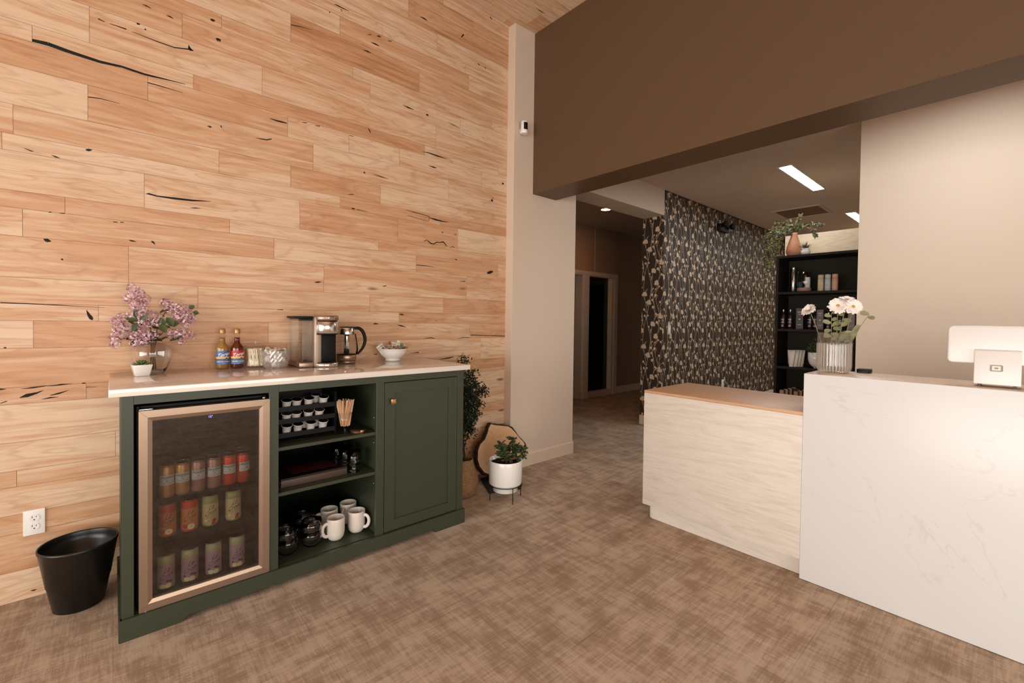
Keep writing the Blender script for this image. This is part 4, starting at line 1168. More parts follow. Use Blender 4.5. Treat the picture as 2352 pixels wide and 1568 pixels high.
MB().box(*P(.795, .875, -.275, -.03, 1.0105, 1.040)).build('tank_base', M['steel'], t, bevel=.006, seg=3)
MB().box(*P(.795, .90, -.272, -.03, 1.0098, 1.0118)).build('foot_plate', bk, t, bevel=.001)
tank = MB()
tx0, tx1, ty0, ty1, tz0, tz1 = P(.793, .868, -.262, -.05, 1.043, 1.290)
for q in ((tx0, tx1, ty0, ty0 + .002), (tx0, tx1, ty1 - .002, ty1), (tx0, tx0 + .002, ty0, ty1), (tx1 - .002, tx1, ty0, ty1)): tank.box(q[0], q[1], q[2], q[3], tz0, tz1)
tank.box(tx0, tx1, ty0, ty1, tz0, tz0 + .002)
tk = tank.build('water_tank', M['glass'], t)
MB().box(tx0 + .003, tx1 - .003, ty0 + .003, ty1 - .003, tz0 + .003, tz0 + .158).build('water', thin_glass('tank_water', (.95, .94, .93, 1), .5, .03), tk)
MB().box(tx0 + .03, tx0 + .052, ty0 + .006, ty0 + .02, tz0 + .002, tz0 + .010).build('valve', bk, tk)
MB().box(*P(.785, .872, -.268, -.045, 1.292, 1.3055)).box(*P(.797, .866, -.258, -.055, 1.280, 1.292)).build('tank_lid', bk, t, bevel=.003)
MB().box(*P(.874, .915, -.285, -.045, 1.0105, 1.303)).build('spine', mat('grey_satin', '#a08d7c', .4, metal=.5), t, bevel=.008, seg=3)
MB().box(*P(.915, .985, -.20, -.07, 1.0105, 1.30)).build('column', bk, t, bevel=.004)
Bc = (.946 - O.x, -.262 - O.y, 0)


def ell(r, z0, z1, m, name, bev=.003, ry=1.0, mt=None):
    MB().lathe([(r - bev, z0 - O.z), (r, z0 - O.z + bev), (r, z1 - O.z - bev), (r - bev, z1 - O.z), (0, z1 - O.z)], 44, c=(Bc[0], Bc[1], 0), sy=ry).build(name, m, t)


ell(.066, 1.205, 1.276, M['chrome'], 'brew_head')
ell(.069, 1.281, 1.311, M['steel'], 'lid_handle', .005)
ell(.0635, 1.2755, 1.2815, bk, 'head_gasket')
ell(.066, 1.199, 1.206, bk, 'head_underside')
MB().box(*P(.888, 1.004, -.262, -.225, 1.036, 1.203)).build('cup_bay_back', bk, t, bevel=.002)
ell(.067, 1.0105, 1.034, M['chrome'], 'drip_tray_rim'); ell(.060, 1.034, 1.0375, bk, 'drip_grate', .001)
MB().box(*P(.876, 1.003, -.262, -.13, 1.0105, 1.033)).build('base', M['steel'], t, bevel=.004)
mb = MB(); MB.dummy = 0
fW = wrap(.0664, 0, -PI / 2 - .05)
letter(mb, 'KEURIG', .0125, lambda a, b: tuple(Vector(fW(a, b + 1.236 - O.z)) + Vector((Bc[0], Bc[1], 0))), 0)
mb.build('brand_lettering', mat('pale_print', '#f2ece4', .4), t)
mb = MB(); shape(mb, disc(0, 0, .020, .006, 20), lambda a, b: tuple(Vector(wrap(.0695, 1.2965 - O.z + b, -PI / 2 + .15)(a, 0)) + Vector((Bc[0], Bc[1], 0))), 0)
mb.build('lid_button', M['chrome'], t)

# kettle
t = thing('electric_kettle', (1.125, -.115, ZT), 'glass and steel electric kettle with black handle behind the brewer', 'kettle', rz=-.35)
MB().lathe([(.054, 0), (.057, .004), (.057, .012), (.054, .016), (0, .016)], 36).build('power_base', M['steel'], t)
MB().lathe([(.0565, .017), (.060, .020), (.060, .050), (.058, .053), (0, .053)], 40).build('heater_band', M['steel'], t)
MB().lathe([(.0600, .0531), (.0603, .0545), (.0580, .056)], 40).build('lower_seal', bk, t)
MB().lathe([(.0585, .056), (.062, .085), (.0615, .13), (.056, .165), (.0515, .183)], 44).build('glass_body', M['glass2'], t)
MB().lathe([(.017, .06), (.017, .17), (.0165, .18)], 24).build('infuser', M['chrome'], t)
MB().lathe([(.0515, .183), (.0525, .186), (.045, .224), (.043, .227)], 44).build('collar', M['chrome'], t)
MB().lathe([(.0437, .2272), (.0437, .230), (.02, .233), (0, .233)], 40).box(.03, .062, -.010, .010, .217, .2325).build('lid', bk, t)
MB().stube([(.048, 0, .222), (.072, 0, .223), (.096, 0, .205), (.110, 0, .170), (.112, 0, .135), (.100, 0, .098), (.080, 0, .070), (.066, 0, .055)], [.011, .0125, .0135, .0135, .0125, .011, .009, .006], 12, flat=.8).build('handle', bk, t)
MB().tube([(.052, 0, .186), (.060, 0, .14), (.066, 0, .09), (.062, 0, .055)], [.004, .004, .005, .006], 8).build('handle_strap', bk, t)

# white bowl with packets
t = thing('footed_bowl', (1.443, -.123, ZT), 'white footed ceramic bowl of candy and tea packets at the right end', 'bowl')
MB().lathe([(.049, 0), (.051, .003), (.049, .008), (.047, .013), (.062, .022), (.080, .042), (.091, .062), (.096, .077), (.101, .081), (.100, .083), (.094, .079), (.086, .06), (.07, .035), (.05, .022), (0, .018)], 48).build('bowl', M['white'], t)
BP = [((1.372, -.13, .080), (0, -.65, .1), .066, .028, '#d9cfc0', 'white tea sachet leaning out at the left rim of the footed bowl'),
      ((1.395, -.11, .085), (0, -.5, .15), .070, .026, '#cfc2ae', 'cream tea sachet second from the left in the footed bowl'),
      ((1.418, -.135, .082), (.1, -.15, -.1), .058, .020, '#8a8478', 'silver foil packet at the front of the footed bowl'),
      ((1.432, -.10, .090), (0, .05, 0), .072, .012, '#a0471f', 'thin orange-red stick packet standing in the footed bowl'),
      ((1.455, -.115, .090), (0, .1, .1), .066, .036, '#c9c2b4', 'wide grey-white sachet at the back of the footed bowl'),
      ((1.483, -.11, .092), (0, .18, -.1), .074, .022, '#dcd0b0', 'tallest cream and red sachet in the footed bowl'),
      ((1.496, -.125, .086), (0, .35, 0), .066, .022, '#6f7c5a', 'green sachet right of the tallest one in the footed bowl'),
      ((1.515, -.115, .082), (0, .55, .1), .062, .026, '#b7bda0', 'pale green sachet leaning to the right rim of the footed bowl')]
for (x, y, z), rt, L, W, c_, lb in BP:
    t = thing('sachet', (x, y, ZT + z - .03), lb, 'sachet', 'sachets in the footed bowl'); t.rotation_euler = (-.15, rt[1], rt[2])
    mb = MB().box(-W / 2, W / 2, -.0015, .0015, .004, L - .004, 0).box(-W / 2, W / 2, -.0005, .0005, 0, L, 0)
    mb.box(-W * .28, W * .28, -.0019, .0019, L * .35, L * .6, 1).box(-W * .4, W * .4, -.0018, .0018, L * .72, L * .78, 1)
    mb.build('pouch', [mat('sachet_paper', c_, .45), mat('sachet_print', [v * .55 for v in [int(c_[i:i + 2], 16) for i in (1, 3, 5)]], .5)], t)
for (x, y, z, c_, lb) in ((1.447, -.165, .090, '#c98d58', 'gold wrapped candy at the front of the footed bowl'), (1.472, -.160, .088, '#8f8680', 'silver wrapped candy at the front of the footed bowl'), (1.538, -.13, .085, '#b5622c', 'orange wrapped candy on the right rim of the footed bowl')):
    t = thing('wrapped_candy', (x, y, ZT + z), lb, 'candy', 'wrapped candies in the footed bowl', rnd.uniform(0, 3))
    MB().lathe([(.002, -.016), (.007, -.012), (.002, -.008), (.009, -.004), (.0105, 0), (.009, .004), (.002, .008), (.007, .012), (.002, .016)], 10, M=Matrix.Rotation(PI / 2, 4, 'Y')).build('wrapper', mat('candy_foil', c_, .25, metal=.7), t)

# ---------------------------------------------------------------- outlet, bin, camera
def outlet(loc, rz, label, nm='wall_outlet', s=1.0):
    t = thing(nm, loc, label, 'outlet', rz=rz)
    MB().box(-.035 * s, .035 * s, -.0055, 0, -.0575 * s, .0575 * s).build('cover_plate', M['whitep'], t, bevel=.002, seg=3)
    for z in (.020, -.020):
        z *= s
        mb = MB().prism([(.0172 * s * math.cos(a), max(-.0145 * s, min(.0145 * s, .0172 * s * math.sin(a)))) for a in [2 * PI * k / 28 for k in range(28)]], lambda a, b, d: (a, d, b + z), -.0075, -.0055)
        f = mb.build('socket', M['whitep'], t)
        sl = MB().box(-.0075 * s, -.0055 * s, -.0080, -.0074, z + .001, z + .009 * s).box(.0055 * s, .0075 * s, -.0080, -.0074, z + .002, z + .008 * s)
        sl.prism([(.0026 * math.cos(2 * PI * k / 10), -.0075 * s + .0026 * math.sin(2 * PI * k / 10)) for k in range(10)], lambda a, b, d: (a, d, b + z), -.0080, -.0074)
        sl.build('slots', bk, f)
    return t


outlet((-.268, -.0012, .346), 0, 'white duplex wall outlet on the planks above the waste bin')
t = thing('waste_bin', (-.113, -.20, 0), 'round black waste bin against the left side of the cabinet', 'waste bin')
MB().lathe([(.080, 0), (.086, .003), (.106, .115), (.108, .116), (.131, .268), (.1335, .270), (.1345, .277), (.1335, .283), (.130, .284), (.128, .278), (.1265, .262), (.122, .235), (.1205, .234), (.083, .006), (0, .006)], 64).build('bin', mat('satin_black_plastic', '#14120f', .33, bump=.03, bscale=400), t)
t = thing('security_camera', (2.655, -.088, 2.94), 'small white wall camera with black lens window high on the beige pillar', 'camera', rz=-.45)
MB().lathe([(.027, -.052), (.030, -.048), (.030, .048), (.027, .052), (0, .052)], 28, c=(.004, -.055, 0)).build('housing', M['whitep'], t)
MB().lathe([(.0306, -.024), (.0306, .036)], 28, c=(.004, -.055, 0), sx=.999).build('tmp', bk, t) if False else None
mb = MB(); vs = []
for z in (-.022, .038):
    for k in range(9):
        a = -PI / 2 + (k - 4) * .17 + .25; vs.append((.004 + .0306 * math.cos(a), -.055 + .0306 * math.sin(a), z))
mb.add(vs, [(k, k + 1, k + 10, k + 9) for k in range(8)], 0, True)
mb.build('lens_window', bk, t)
MB().lathe([(.022, 0), (.022, .010), (.010, .014), (.008, .03)], 20, M=Matrix.Rotation(PI / 2, 4, 'X'), c=(-.004, 0, -.015)).build('mount', M['whitep'], t)

# ---------------------------------------------------------------- tree in basket, wood slice, jade plant
t = thing('basket_planter', (1.94, -.275, 0), 'woven seagrass belly basket half hidden behind the cabinet end', 'basket')


def weave():
    g = G('seagrass_weave'); tc = g.n('TexCoord'); x, y, z = g.sep(tc.outputs['Object'])
    a = g.math('ARCTAN2', y, x)
    h = g.math('ADD', g.math('SINE', g.math('MULTIPLY', z, 700.0)), g.math('MULTIPLY', g.math('SINE', g.math('ADD', g.math('MULTIPLY', a, 46.0), g.math('MULTIPLY', z, 420.0))), .5))
    h = g.math('MULTIPLY_ADD', h, .27, .5)
    n = g.noise(tc.outputs['Object'], 60, 3)
    g.col(g.mix(g.math('MULTIPLY', h, n), lin('#6b4728'), lin('#e0b484'))); g.p.inputs['Roughness'].default_value = .8; g.bump(h, 1.0, .004)
    return g.m


MB().lathe([(.070, 0), (.090, .02), (.105, .065), (.112, .110), (.110, .125), (.098, .165), (.083, .205), (.072, .245), (.070, .27), (.067, .27), (.068, .24), (.08, .2), (.06, .19), (0, .19)], 56).build('basket', weave(), t)
t = thing('ficus_tree', (1.94, -.275, .192), 'small bushy ficus tree growing from the seagrass basket', 'tree')
MB().tube([(0, 0, 0), (.008, 0, .10), (-.005, .005, .22), (.01, 0, .40), (-.01, .01, .62), (.0, 0, .80)], [.009, .008, .008, .006, .004, .002], 8).tube([(.0, 0, .16), (.05, -.01, .30), (.12, -.01, .46)], [.004, .003, .0015], 6).tube([(0, 0, .36), (.07, -.02, .50), (.17, 0, .58)], [.004, .003, .0015], 6).tube([(0, 0, .30), (-.06, 0, .45), (-.1, 0, .6)], [.004, .003, .0015], 6).tube([(.0, 0, .05), (.035, -.01, .10), (.045, -.02, .13), (.03, -.03, .11)], [.002, .002, .0015, .001], 5).build('trunk', mat('dark_bark', '#2c1f14', .9), t)
mb = MB(); R = random.Random(9)
for (x, z, r, n) in ((1.93, .985, .055, 110), (1.90, .90, .07, 170), (2.00, .875, .055, 130), (1.93, .80, .085, 300), (2.03, .80, .05, 130), (2.10, .755, .055, 170), (1.96, .70, .085, 300), (2.04, .66, .07, 260), (1.96, .60, .08, 280), (2.03, .575, .055, 170), (1.94, .52, .07, 190), (2.00, .485, .04, 70), (1.93, .37, .03, 30), (1.90, .75, .08, 150), (1.95, .56, .09, 320), (1.97, .47, .07, 200), (1.97, .77, .08, 250), (2.0, .70, .07, 200), (1.91, .43, .05, 90)):
    for _ in range(n):
        d = Vector((R.gauss(0, 1), R.gauss(0, 1), R.gauss(0, 1))).normalized() * r * R.uniform(.3, 1.15)
        p = Vector((x - 1.94, -.275 + .275, z - .192)) + Vector((d.x, d.y * .9, d.z))
        mb.leaf(p, (R.gauss(0, 1), R.gauss(0, 1), R.gauss(.3, .8)), (R.gauss(0, .5), R.gauss(0, .5), 1), R.uniform(.018, .030), R.uniform(.010, .015), 0)
mb.build('foliage', mat('ficus_leaf', '#222e16', .65, var=.5, vscale=14), t)

SL = [(2.335, -.103, .439), (2.362, -.106, .43), (2.40, -.108, .420), (2.444, -.112, .411), (2.514, -.116, .396), (2.548, -.124, .375), (2.578, -.132, .344), (2.618, -.148, .289), (2.661, -.162, .244), (2.674, -.174, .204), (2.655, -.186, .164), (2.625, -.19, .13), (2.595, -.202, .11), (2.56, -.215, .06), (2.50, -.225, .035), (2.42, -.225, .030), (2.34, -.225, .038), (2.29, -.22, .05), (2.237, -.215, .067), (2.189, -.207, .092), (2.154, -.192, .143), (2.145, -.177, .194), (2.162, -.157, .26), (2.195, -.144, .304), (2.248, -.136, .331), (2.286, -.122, .376), (2.305, -.11, .41)]
t = thing('wood_slice', (2.41, -.17, .012), 'large live-edge wood slice leaning in the corner behind the jade plant', 'wood slice')
O = Vector((2.41, -.17, .012))
nrm = Vector((0, -1, .30)).normalized()
RR = random.Random(2)
pts3 = []
for i in range(len(SL)):
    a, b = Vector(SL[i]), Vector(SL[(i + 1) % len(SL)])
    for k in range(3):
        p = a.lerp(b, k / 3); p.y = -.235 + .30 * p.z
        pts3.append(p - O)
cen = sum(pts3, Vector()) / len(pts3)
face = [cen + (p - cen) * .985 for p in pts3]
mb = MB(); n = len(face)
bk3 = [p - nrm * .04 for p in face]
mb.add([cen] + face, [(0, 1 + i, 1 + (i + 1) % n) for i in range(n)])
mb.add([cen - nrm * .04] + bk3, [(0, 1 + (i + 1) % n, 1 + i) for i in range(n)])


def rings():
    g = G('wood_slice_face'); tc = g.n('TexCoord'); v = tc.outputs['Object']; x, y, z = g.sep(v)
    z2 = g.math('SUBTRACT', z, .20); x2 = g.math('ADD', x, .01)
    r = g.math('SQRT', g.math('ADD', g.math('MULTIPLY', x2, x2), g.math('MULTIPLY', z2, z2)))
    n1 = g.noise(v, 7, 3)
    r = g.math('ADD', r, g.math('MULTIPLY', n1, .10))
    ring = g.math('MULTIPLY_ADD', g.math('SINE', g.math('MULTIPLY', r, 330.0)), .5, .5)
    edge = g.ramp(g.math('SQRT', g.math('ADD', g.math('MULTIPLY', x2, x2), g.math('MULTIPLY', z2, z2))), (.12, .25))
    c = g.mix(g.math('MULTIPLY', ring, .25), lin('#c99b70'), lin('#a4734a'))
    c = g.mix(g.math('MULTIPLY', edge, .5), c, lin('#e0bf98'))
    c = g.mix(g.math('MULTIPLY', g.ramp(g.noise(v, 18, 4), (.55, .75)), .5), c, lin('#8a5c3a'))
    g.col(c); g.p.inputs['Roughness'].default_value = .7
    return g.m


mb.build('face', rings(), t)
mb = MB(); rr = [RR.uniform(.000, .010) for _ in range(n)]
out = [p + (p - cen).normalized() * (.006 + q) for p, q in zip(face, rr)]; outb = [p + (p - cen).normalized() * (.008 + q) - nrm * .038 for p, q in zip(face, rr)]
mb.add(face + out + outb + bk3, [(i + a * n, (i + 1) % n + a * n, (i + 1) % n + (a + 1) * n, i + (a + 1) * n) for i in range(n) for a in range(3)])
mb.build('bark', mat('rough_bark', '#2f1c12', .95, bump=.9, bscale=120), t)
mb = MB().prism([(2.23, -.11), (2.10, -.385), (2.34, -.47), (2.40, -.42), (2.545, -.13)], lambda a, b, d: (a, b, d), .0005, .012)
tag(mb.build('floor_tray', mat('matte_black_tray', '#0d0b0a', .7)), 'flat black tray on the carpet under the wood slice', 'tray')

t = thing('jade_planter', (2.14, -.52, 0), 'white cylinder pot on a thin black wire stand near the opening', 'plant pot')
MB().lathe([(.088, .062), (.09, .064), (.09, .108), (.115, .113), (.120, .120), (.1215, .284), (.1205, .286), (.1165, .286), (.1165, .255), (.0, .254)], 56).build('pot', M['white'], t)
mb = MB()
for k in range(12): pass
mb.tube([(.122 * math.cos(2 * PI * k / 40), .122 * math.sin(2 * PI * k / 40), .110) for k in range(41)], .0028, 6, cap=False)
mb.build('stand_ring', M['blackm'], t)
for an in (165, 255, 340, 75):
    a = math.radians(an)
    MB().tube([(.122 * math.cos(a), .122 * math.sin(a), .110), (.122 * math.cos(a), .122 * math.sin(a), 0)], .0030, 8).build('leg', M['blackm'], t)
mb = MB().lathe([(.1163, .256), (0, .258)], 40); R = random.Random(3)
for _ in range(240):
    a = R.uniform(0, 2 * PI); q = .112 * math.sqrt(R.random()); s_ = R.uniform(.002, .006)
    mb.box(q * math.cos(a) - s_, q * math.cos(a) + s_, q * math.sin(a) - s_, q * math.sin(a) + s_, .255, .258 + s_)
mb.build('soil', mat('dark_soil', '#1d120b', .95, var=.6, vscale=80), t)
t = thing('jade_plant', (2.14, -.52, .256), 'jade plant with thick oval leaves growing in the white pot', 'plant')
O = Vector((2.14, -.52, .256))
BR = [[(2.14, -.53, .256), (2.138, -.53, .285), (2.105, -.53, .33), (2.085, -.53, .375), (2.075, -.53, .405)], [(2.138, -.53, .285), (2.165, -.53, .33), (2.185, -.52, .375), (2.20, -.52, .415)],
      [(2.14, -.52, .27), (2.18, -.53, .29), (2.225, -.53, .325), (2.24, -.52, .355)], [(2.17, -.54, .285), (2.22, -.55, .285), (2.27, -.55, .30), (2.30, -.54, .325)], [(2.12, -.53, .31), (2.09, -.56, .34), (2.06, -.57, .36)]]
mb = MB()
for b_ in BR: mb.tube([Vector(p) - O for p in b_], [.009 - .0018 * i for i in range(len(b_))], 8)
mb.build('stem', mat('jade_stem', '#6b3f2a', .7), t)
mb = MB(); R = random.Random(5)
for b_ in BR:
    for i, p in enumerate(b_[1:], 1):
        for k in range(11 if i == len(b_) - 1 else 7):
            d = Vector((R.gauss(0, 1), R.gauss(-.3, 1), R.gauss(.1, .8))).normalized()
            L = R.uniform(.034, .052); a = Vector(p) - O + d * .006
            sd = d.orthogonal().normalized(); 
            mb.tube([a, a + d * L * .25, a + d * L * .6, a + d * L * .9, a + d * L], [.003, .011, .0165, .011, .002], 8, flat=.34)
mb.build('foliage', mat('jade_leaf', '#33431f', .3, var=.4, vscale=25), t)

# ---------------------------------------------------------------- reception desk
t = thing('reception_counter', (2.78, -3.4, 0), 'tall white veined quartz counter at the right edge of the room', 'counter')
O = Vector((2.78, -3.4, 0))


def box_at(name, q, m, par, O, bev=.0, **k):
    o = MB().box(q[0] - O.x, q[1] - O.x, q[2] - O.y, q[3] - O.y, q[4] - O.z, q[5] - O.z).build(name, m, par, bevel=bev, **k); return o


box_at('front_slab', (2.615, 2.645, -5.2, -2.264, .003, 1.048), M['marble'], t, O, .0015)
box_at('end_panel', (2.645, 2.94, -2.294, -2.266, .003, 1.030), M['marble'], t, O, .001)
box_at('top_slab', (2.6455, 2.94, -5.2, -2.264, 1.030, 1.0485), M['desk_topw'] if 'desk_topw' in M else M['desk_top'], t, O, .001)
box_at('back_panel', (2.90, 2.938, -5.2, -2.30, .003, 1.028), M['desk_front'], t, O)
t = thing('reception_desk', (2.9, -1.8, 0), 'lower pale oak desk with warm oak top left of the white counter', 'desk')
O = Vector((2.9, -1.8, 0))
box_at('front_panel', (2.615, 2.640, -2.2635, -1.355, .100, .833), M['desk_front'], t, O, .001)
box_at('side_panel', (2.640, 3.195, -1.380, -1.355, .100, .833), M['desk_front'], t, O, .001)
box_at('desk_top', (2.615, 3.197, -2.2635, -1.3545, .8335, .850), M['desk_top'], t, O, .0008)
box_at('toe_kick', (2.662, 3.15, -2.2635, -1.396, .002, .100), M['desk_front'], t, O)
box_at('toe_end', (2.670, 3.15, -1.396, -1.380, .002, .100), M['desk_front'], t, O)
box_at('back_panel', (3.14, 3.16, -2.2635, -1.38, .100, .833), M['desk_front'], t, O)

# ribbed vase and flowers
t = thing('ribbed_vase', (2.796, -2.347, 1.0487), 'clear ribbed glass vase of white daisies on the white counter', 'vase')
prof = [(.052, 0), (.064, .006), (.071, .018), (.0735, .03)] + [(.0735, .03 + .01 * i) for i in range(1, 13)] + [(.0735, .152), (.0735, .206), (.0705, .206), (.0705, .03), (.062, .012), (0, .010)]
MB().lathe(prof, 132, ribs=33, amp=.0022, rz=(.004, .151)).build('vase', M['ribbed'], t)
MB().lathe([(.0, .012), (.060, .0122), (.0697, .03), (.0697, .110), (0, .110)], 40).build('water', thin_glass('vase_water', (.93, .90, .86, 1), .4, .03), t)
WP = mat('daisy_petal', '#f2e9e1', .6); YC = mat('daisy_centre', '#b99a4e', .8)


def daisy(cx_, dirn, R_, label, petals=26, root=(.0, .0), center=True):
    t = thing('daisy', (2.796 + root[0], -2.347 + root[1], 1.06), label, 'flower', 'white flowers in the ribbed vase')
    O = Vector(t.location); c = Vector(cx_) - O; d = Vector(dirn).normalized()
    a = d.orthogonal().normalized(); b = d.cross(a); RR = random.Random(int(cx_[2] * 1e4))
    mb = MB()
    for ring, (q, tilt) in enumerate(((1, .10), (.82, .30)) if center else ((1, .15), (.85, .5), (.65, .9), (.45, 1.3))):
        for k in range(petals if center else 14):
            an = 2 * PI * (k + .5 * ring) / (petals if center else 14) + RR.uniform(-.08, .08)
            u = (a * math.cos(an) + b * math.sin(an)); dd = (u + d * tilt).normalized()
            mb.leaf(c + u * .004, dd, d, R_ * q * RR.uniform(.88, 1.08), R_ * (.31 if center else .46), 0, bend=RR.uniform(-.05, .22), blunt=1)
    mb.build('petals', WP, t)
    if center: MB().lathe([(.0085, 0), (.0075, .003), (.004, .0045), (0, .005)], 16, M=Vector((0, 0, 1)).rotation_difference(d).to_matrix().to_4x4(), c=tuple(c + d * .001)).build('eye', YC, t)
    rim = Vector((c.x * .35, c.y * .35, .135))
    MB().tube([(0, 0, -.0), rim * .5, rim, (rim + c) / 2 + Vector((0, 0, .01)), c - d * .003], [.002] * 4 + [.0022], 7).build('stem', mat('green_stem', '#6e7348', .6), t)
    return t


daisy((2.770, -2.365, 1.393), (-.75, -.25, .45), .042, 'large open white daisy in the middle of the vase', root=(-.01, -.01))
daisy((2.785, -2.425, 1.388), (-.65, -.5, .35), .042, 'large open white daisy at the right of the vase', root=(.01, -.02))
daisy((2.80, -2.395, 1.425), (-.3, -.2, .9), .036, 'white daisy seen edge-on between and above the two open ones', root=(.015, .0))
daisy((2.775, -2.237, 1.372), (-.6, .35, .6), .036, 'ruffled white carnation leaning out left from the vase', root=(-.01, .02), center=False)
EU = mat('eucalyptus_leaf', '#82825c', .55, var=.2, vscale=30)
for (tip, root, lab, sd) in (((2.78, -2.335, 1.355), (0, .01), 'eucalyptus sprig left of the daisies stems in the ribbed vase', 1), ((2.78, -2.43, 1.27), (.01, -.015), 'eucalyptus sprig low over the right rim of the ribbed vase', 2), ((2.80, -2.385, 1.36), (0, 0), 'eucalyptus sprig upright among the daisy stems', 3), ((2.79, -2.49, 1.35), (.01, -.02), 'thin sprig with one leaf reaching right in front of the beige wall', 4)):
    t = thing('eucalyptus_sprig', (2.796 + root[0], -2.347 + root[1], 1.06), lab, 'foliage', 'eucalyptus in the ribbed vase')
    O = Vector(t.location); c = Vector(tip) - O; RR = random.Random(sd)
    rim = Vector((c.x * .4, c.y * .4, .14)); pth = [Vector((0, 0, 0)), rim * .5, rim, (rim + c) / 2 + Vector((0, 0, .012)), c]
    MB().tube(pth, .0014, 6).build('stem', EU, t)
    mb = MB()
    for k in range(9 if sd != 4 else 2):
        p = rim.lerp(c, .1 + .9 * k / 8 if sd != 4 else .9 + .1 * k); s_ = 1 if k % 2 else -1
        mb.leaf(p, (RR.uniform(-.5, .2), s_ * .8, RR.uniform(-.2, .8)), (-1, 0, .3), RR.uniform(.028, .040), RR.uniform(.020, .028), 0, bend=.1, blunt=1)
    mb.build('foliage', EU, t)

t = thing('card_reader', (2.925, -2.452, 1.0487), 'small black card reader at the back edge of the white counter', 'card reader')
MB().box(-.03, .03, -.028, .028, 0, .020).build('body', bk, t, bevel=.003)
MB().box(-.031, -.0295, -.02, .02, .003, .006).build('slot', mat('brown_slot', '#3c241c', .5), t)

# point of sale stand
t = thing('tablet_stand', (2.735, -2.925, 1.0487), 'glossy white point of sale tablet stand at the right edge', 'point of sale stand')
mb = MB()
prf = [(-.040, .012), (-.052, .012), (-.028, .148), (-.022, .153), (.03, .153), (.055, .012)]
mb.prism([(a, b) for a, b in prf], lambda a, b, d: (a, d, b), -.0665, .0665)
WG = mat('glossy_white_shell', '#dfdbd7', .32)
mb.build('stand', WG, t, bevel=.0025, seg=3)
MB().box(-.034, .040, -.055, -.045, 0, .012).box(-.034, .040, .045, .055, 0, .012).build('rubber_feet', mat('grey_rubber', '#5d5148', .7), t)
ln = (Vector((-.028, 0, .148)) - Vector((-.052, 0, .012))).normalized()


def face_pt(a, b): p = Vector((-.052, 0, .012)) + ln * b; return (p.x - .0008, -a, p.z)


def rrect(w2, h2, r, n=5):
    o = []
    for cx_, cy_, a0 in ((w2 - r, h2 - r, 0), (-w2 + r, h2 - r, PI / 2), (-w2 + r, -h2 + r, PI), (w2 - r, -h2 + r, 1.5 * PI)):
        for k in range(n + 1): a = a0 + PI / 2 * k / n; o.append((cx_ + r * math.cos(a), cy_ + r * math.sin(a)))
    return o


mb = MB(); o_, i_ = rrect(.0185, .0135, .005), rrect(.0125, .0092, .0010); n = len(o_)
mb.add([face_pt(a - .002, b + .068) for a, b in o_ + i_], [(i, (i + 1) % n, n + (i + 1) % n, n + i) for i in range(n)])
mb.add([face_pt(a - .002, b + .068) for a, b in rrect(.0052, .0035, .0006)], [tuple(range(n))])
mb.build('logo', mat('taupe_logo', '#9b8f80', .5), t)
mb = MB().prism(rrect(.14, .079, .018), lambda a, b, d: (.0 + d + b * .12, -.065 - a + .075, .172 + b), -.012, .014)
mb.build('tablet_shell', WG, t, bevel=.006, seg=4)

# ---------------------------------------------------------------- bookshelf beyond the desk
SB = mat('black_shelf_board', '#2b2820', .7, spec=.15); SBf = mat('shelf_edge_board', '#231c15', .6, spec=.2)
t = thing('bookshelf', (5.57, -1.66, 0), 'tall black open bookshelf against the oak panel partition', 'bookshelf')
O = Vector((5.57, -1.66, 0))
box_at('side_panel', (5.40, 5.75, -1.242, -1.218, 0, 2.0), SBf, t, O)
box_at('side_panel', (5.40, 5.75, -2.124, -2.10, 0, 2.0), SBf, t, O)
box_at('top_panel', (5.40, 5.75, -2.124, -1.218, 2.0, 2.024), SBf, t, O)
box_at('back_panel', (5.735, 5.75, -2.10, -1.242, 0, 2.0), SB, t, O)
for z in (1.612, 1.216, .812, .49, .06): box_at('shelf', (5.405, 5.735, -2.10, -1.242, z, z + .024), SBf, t, O)

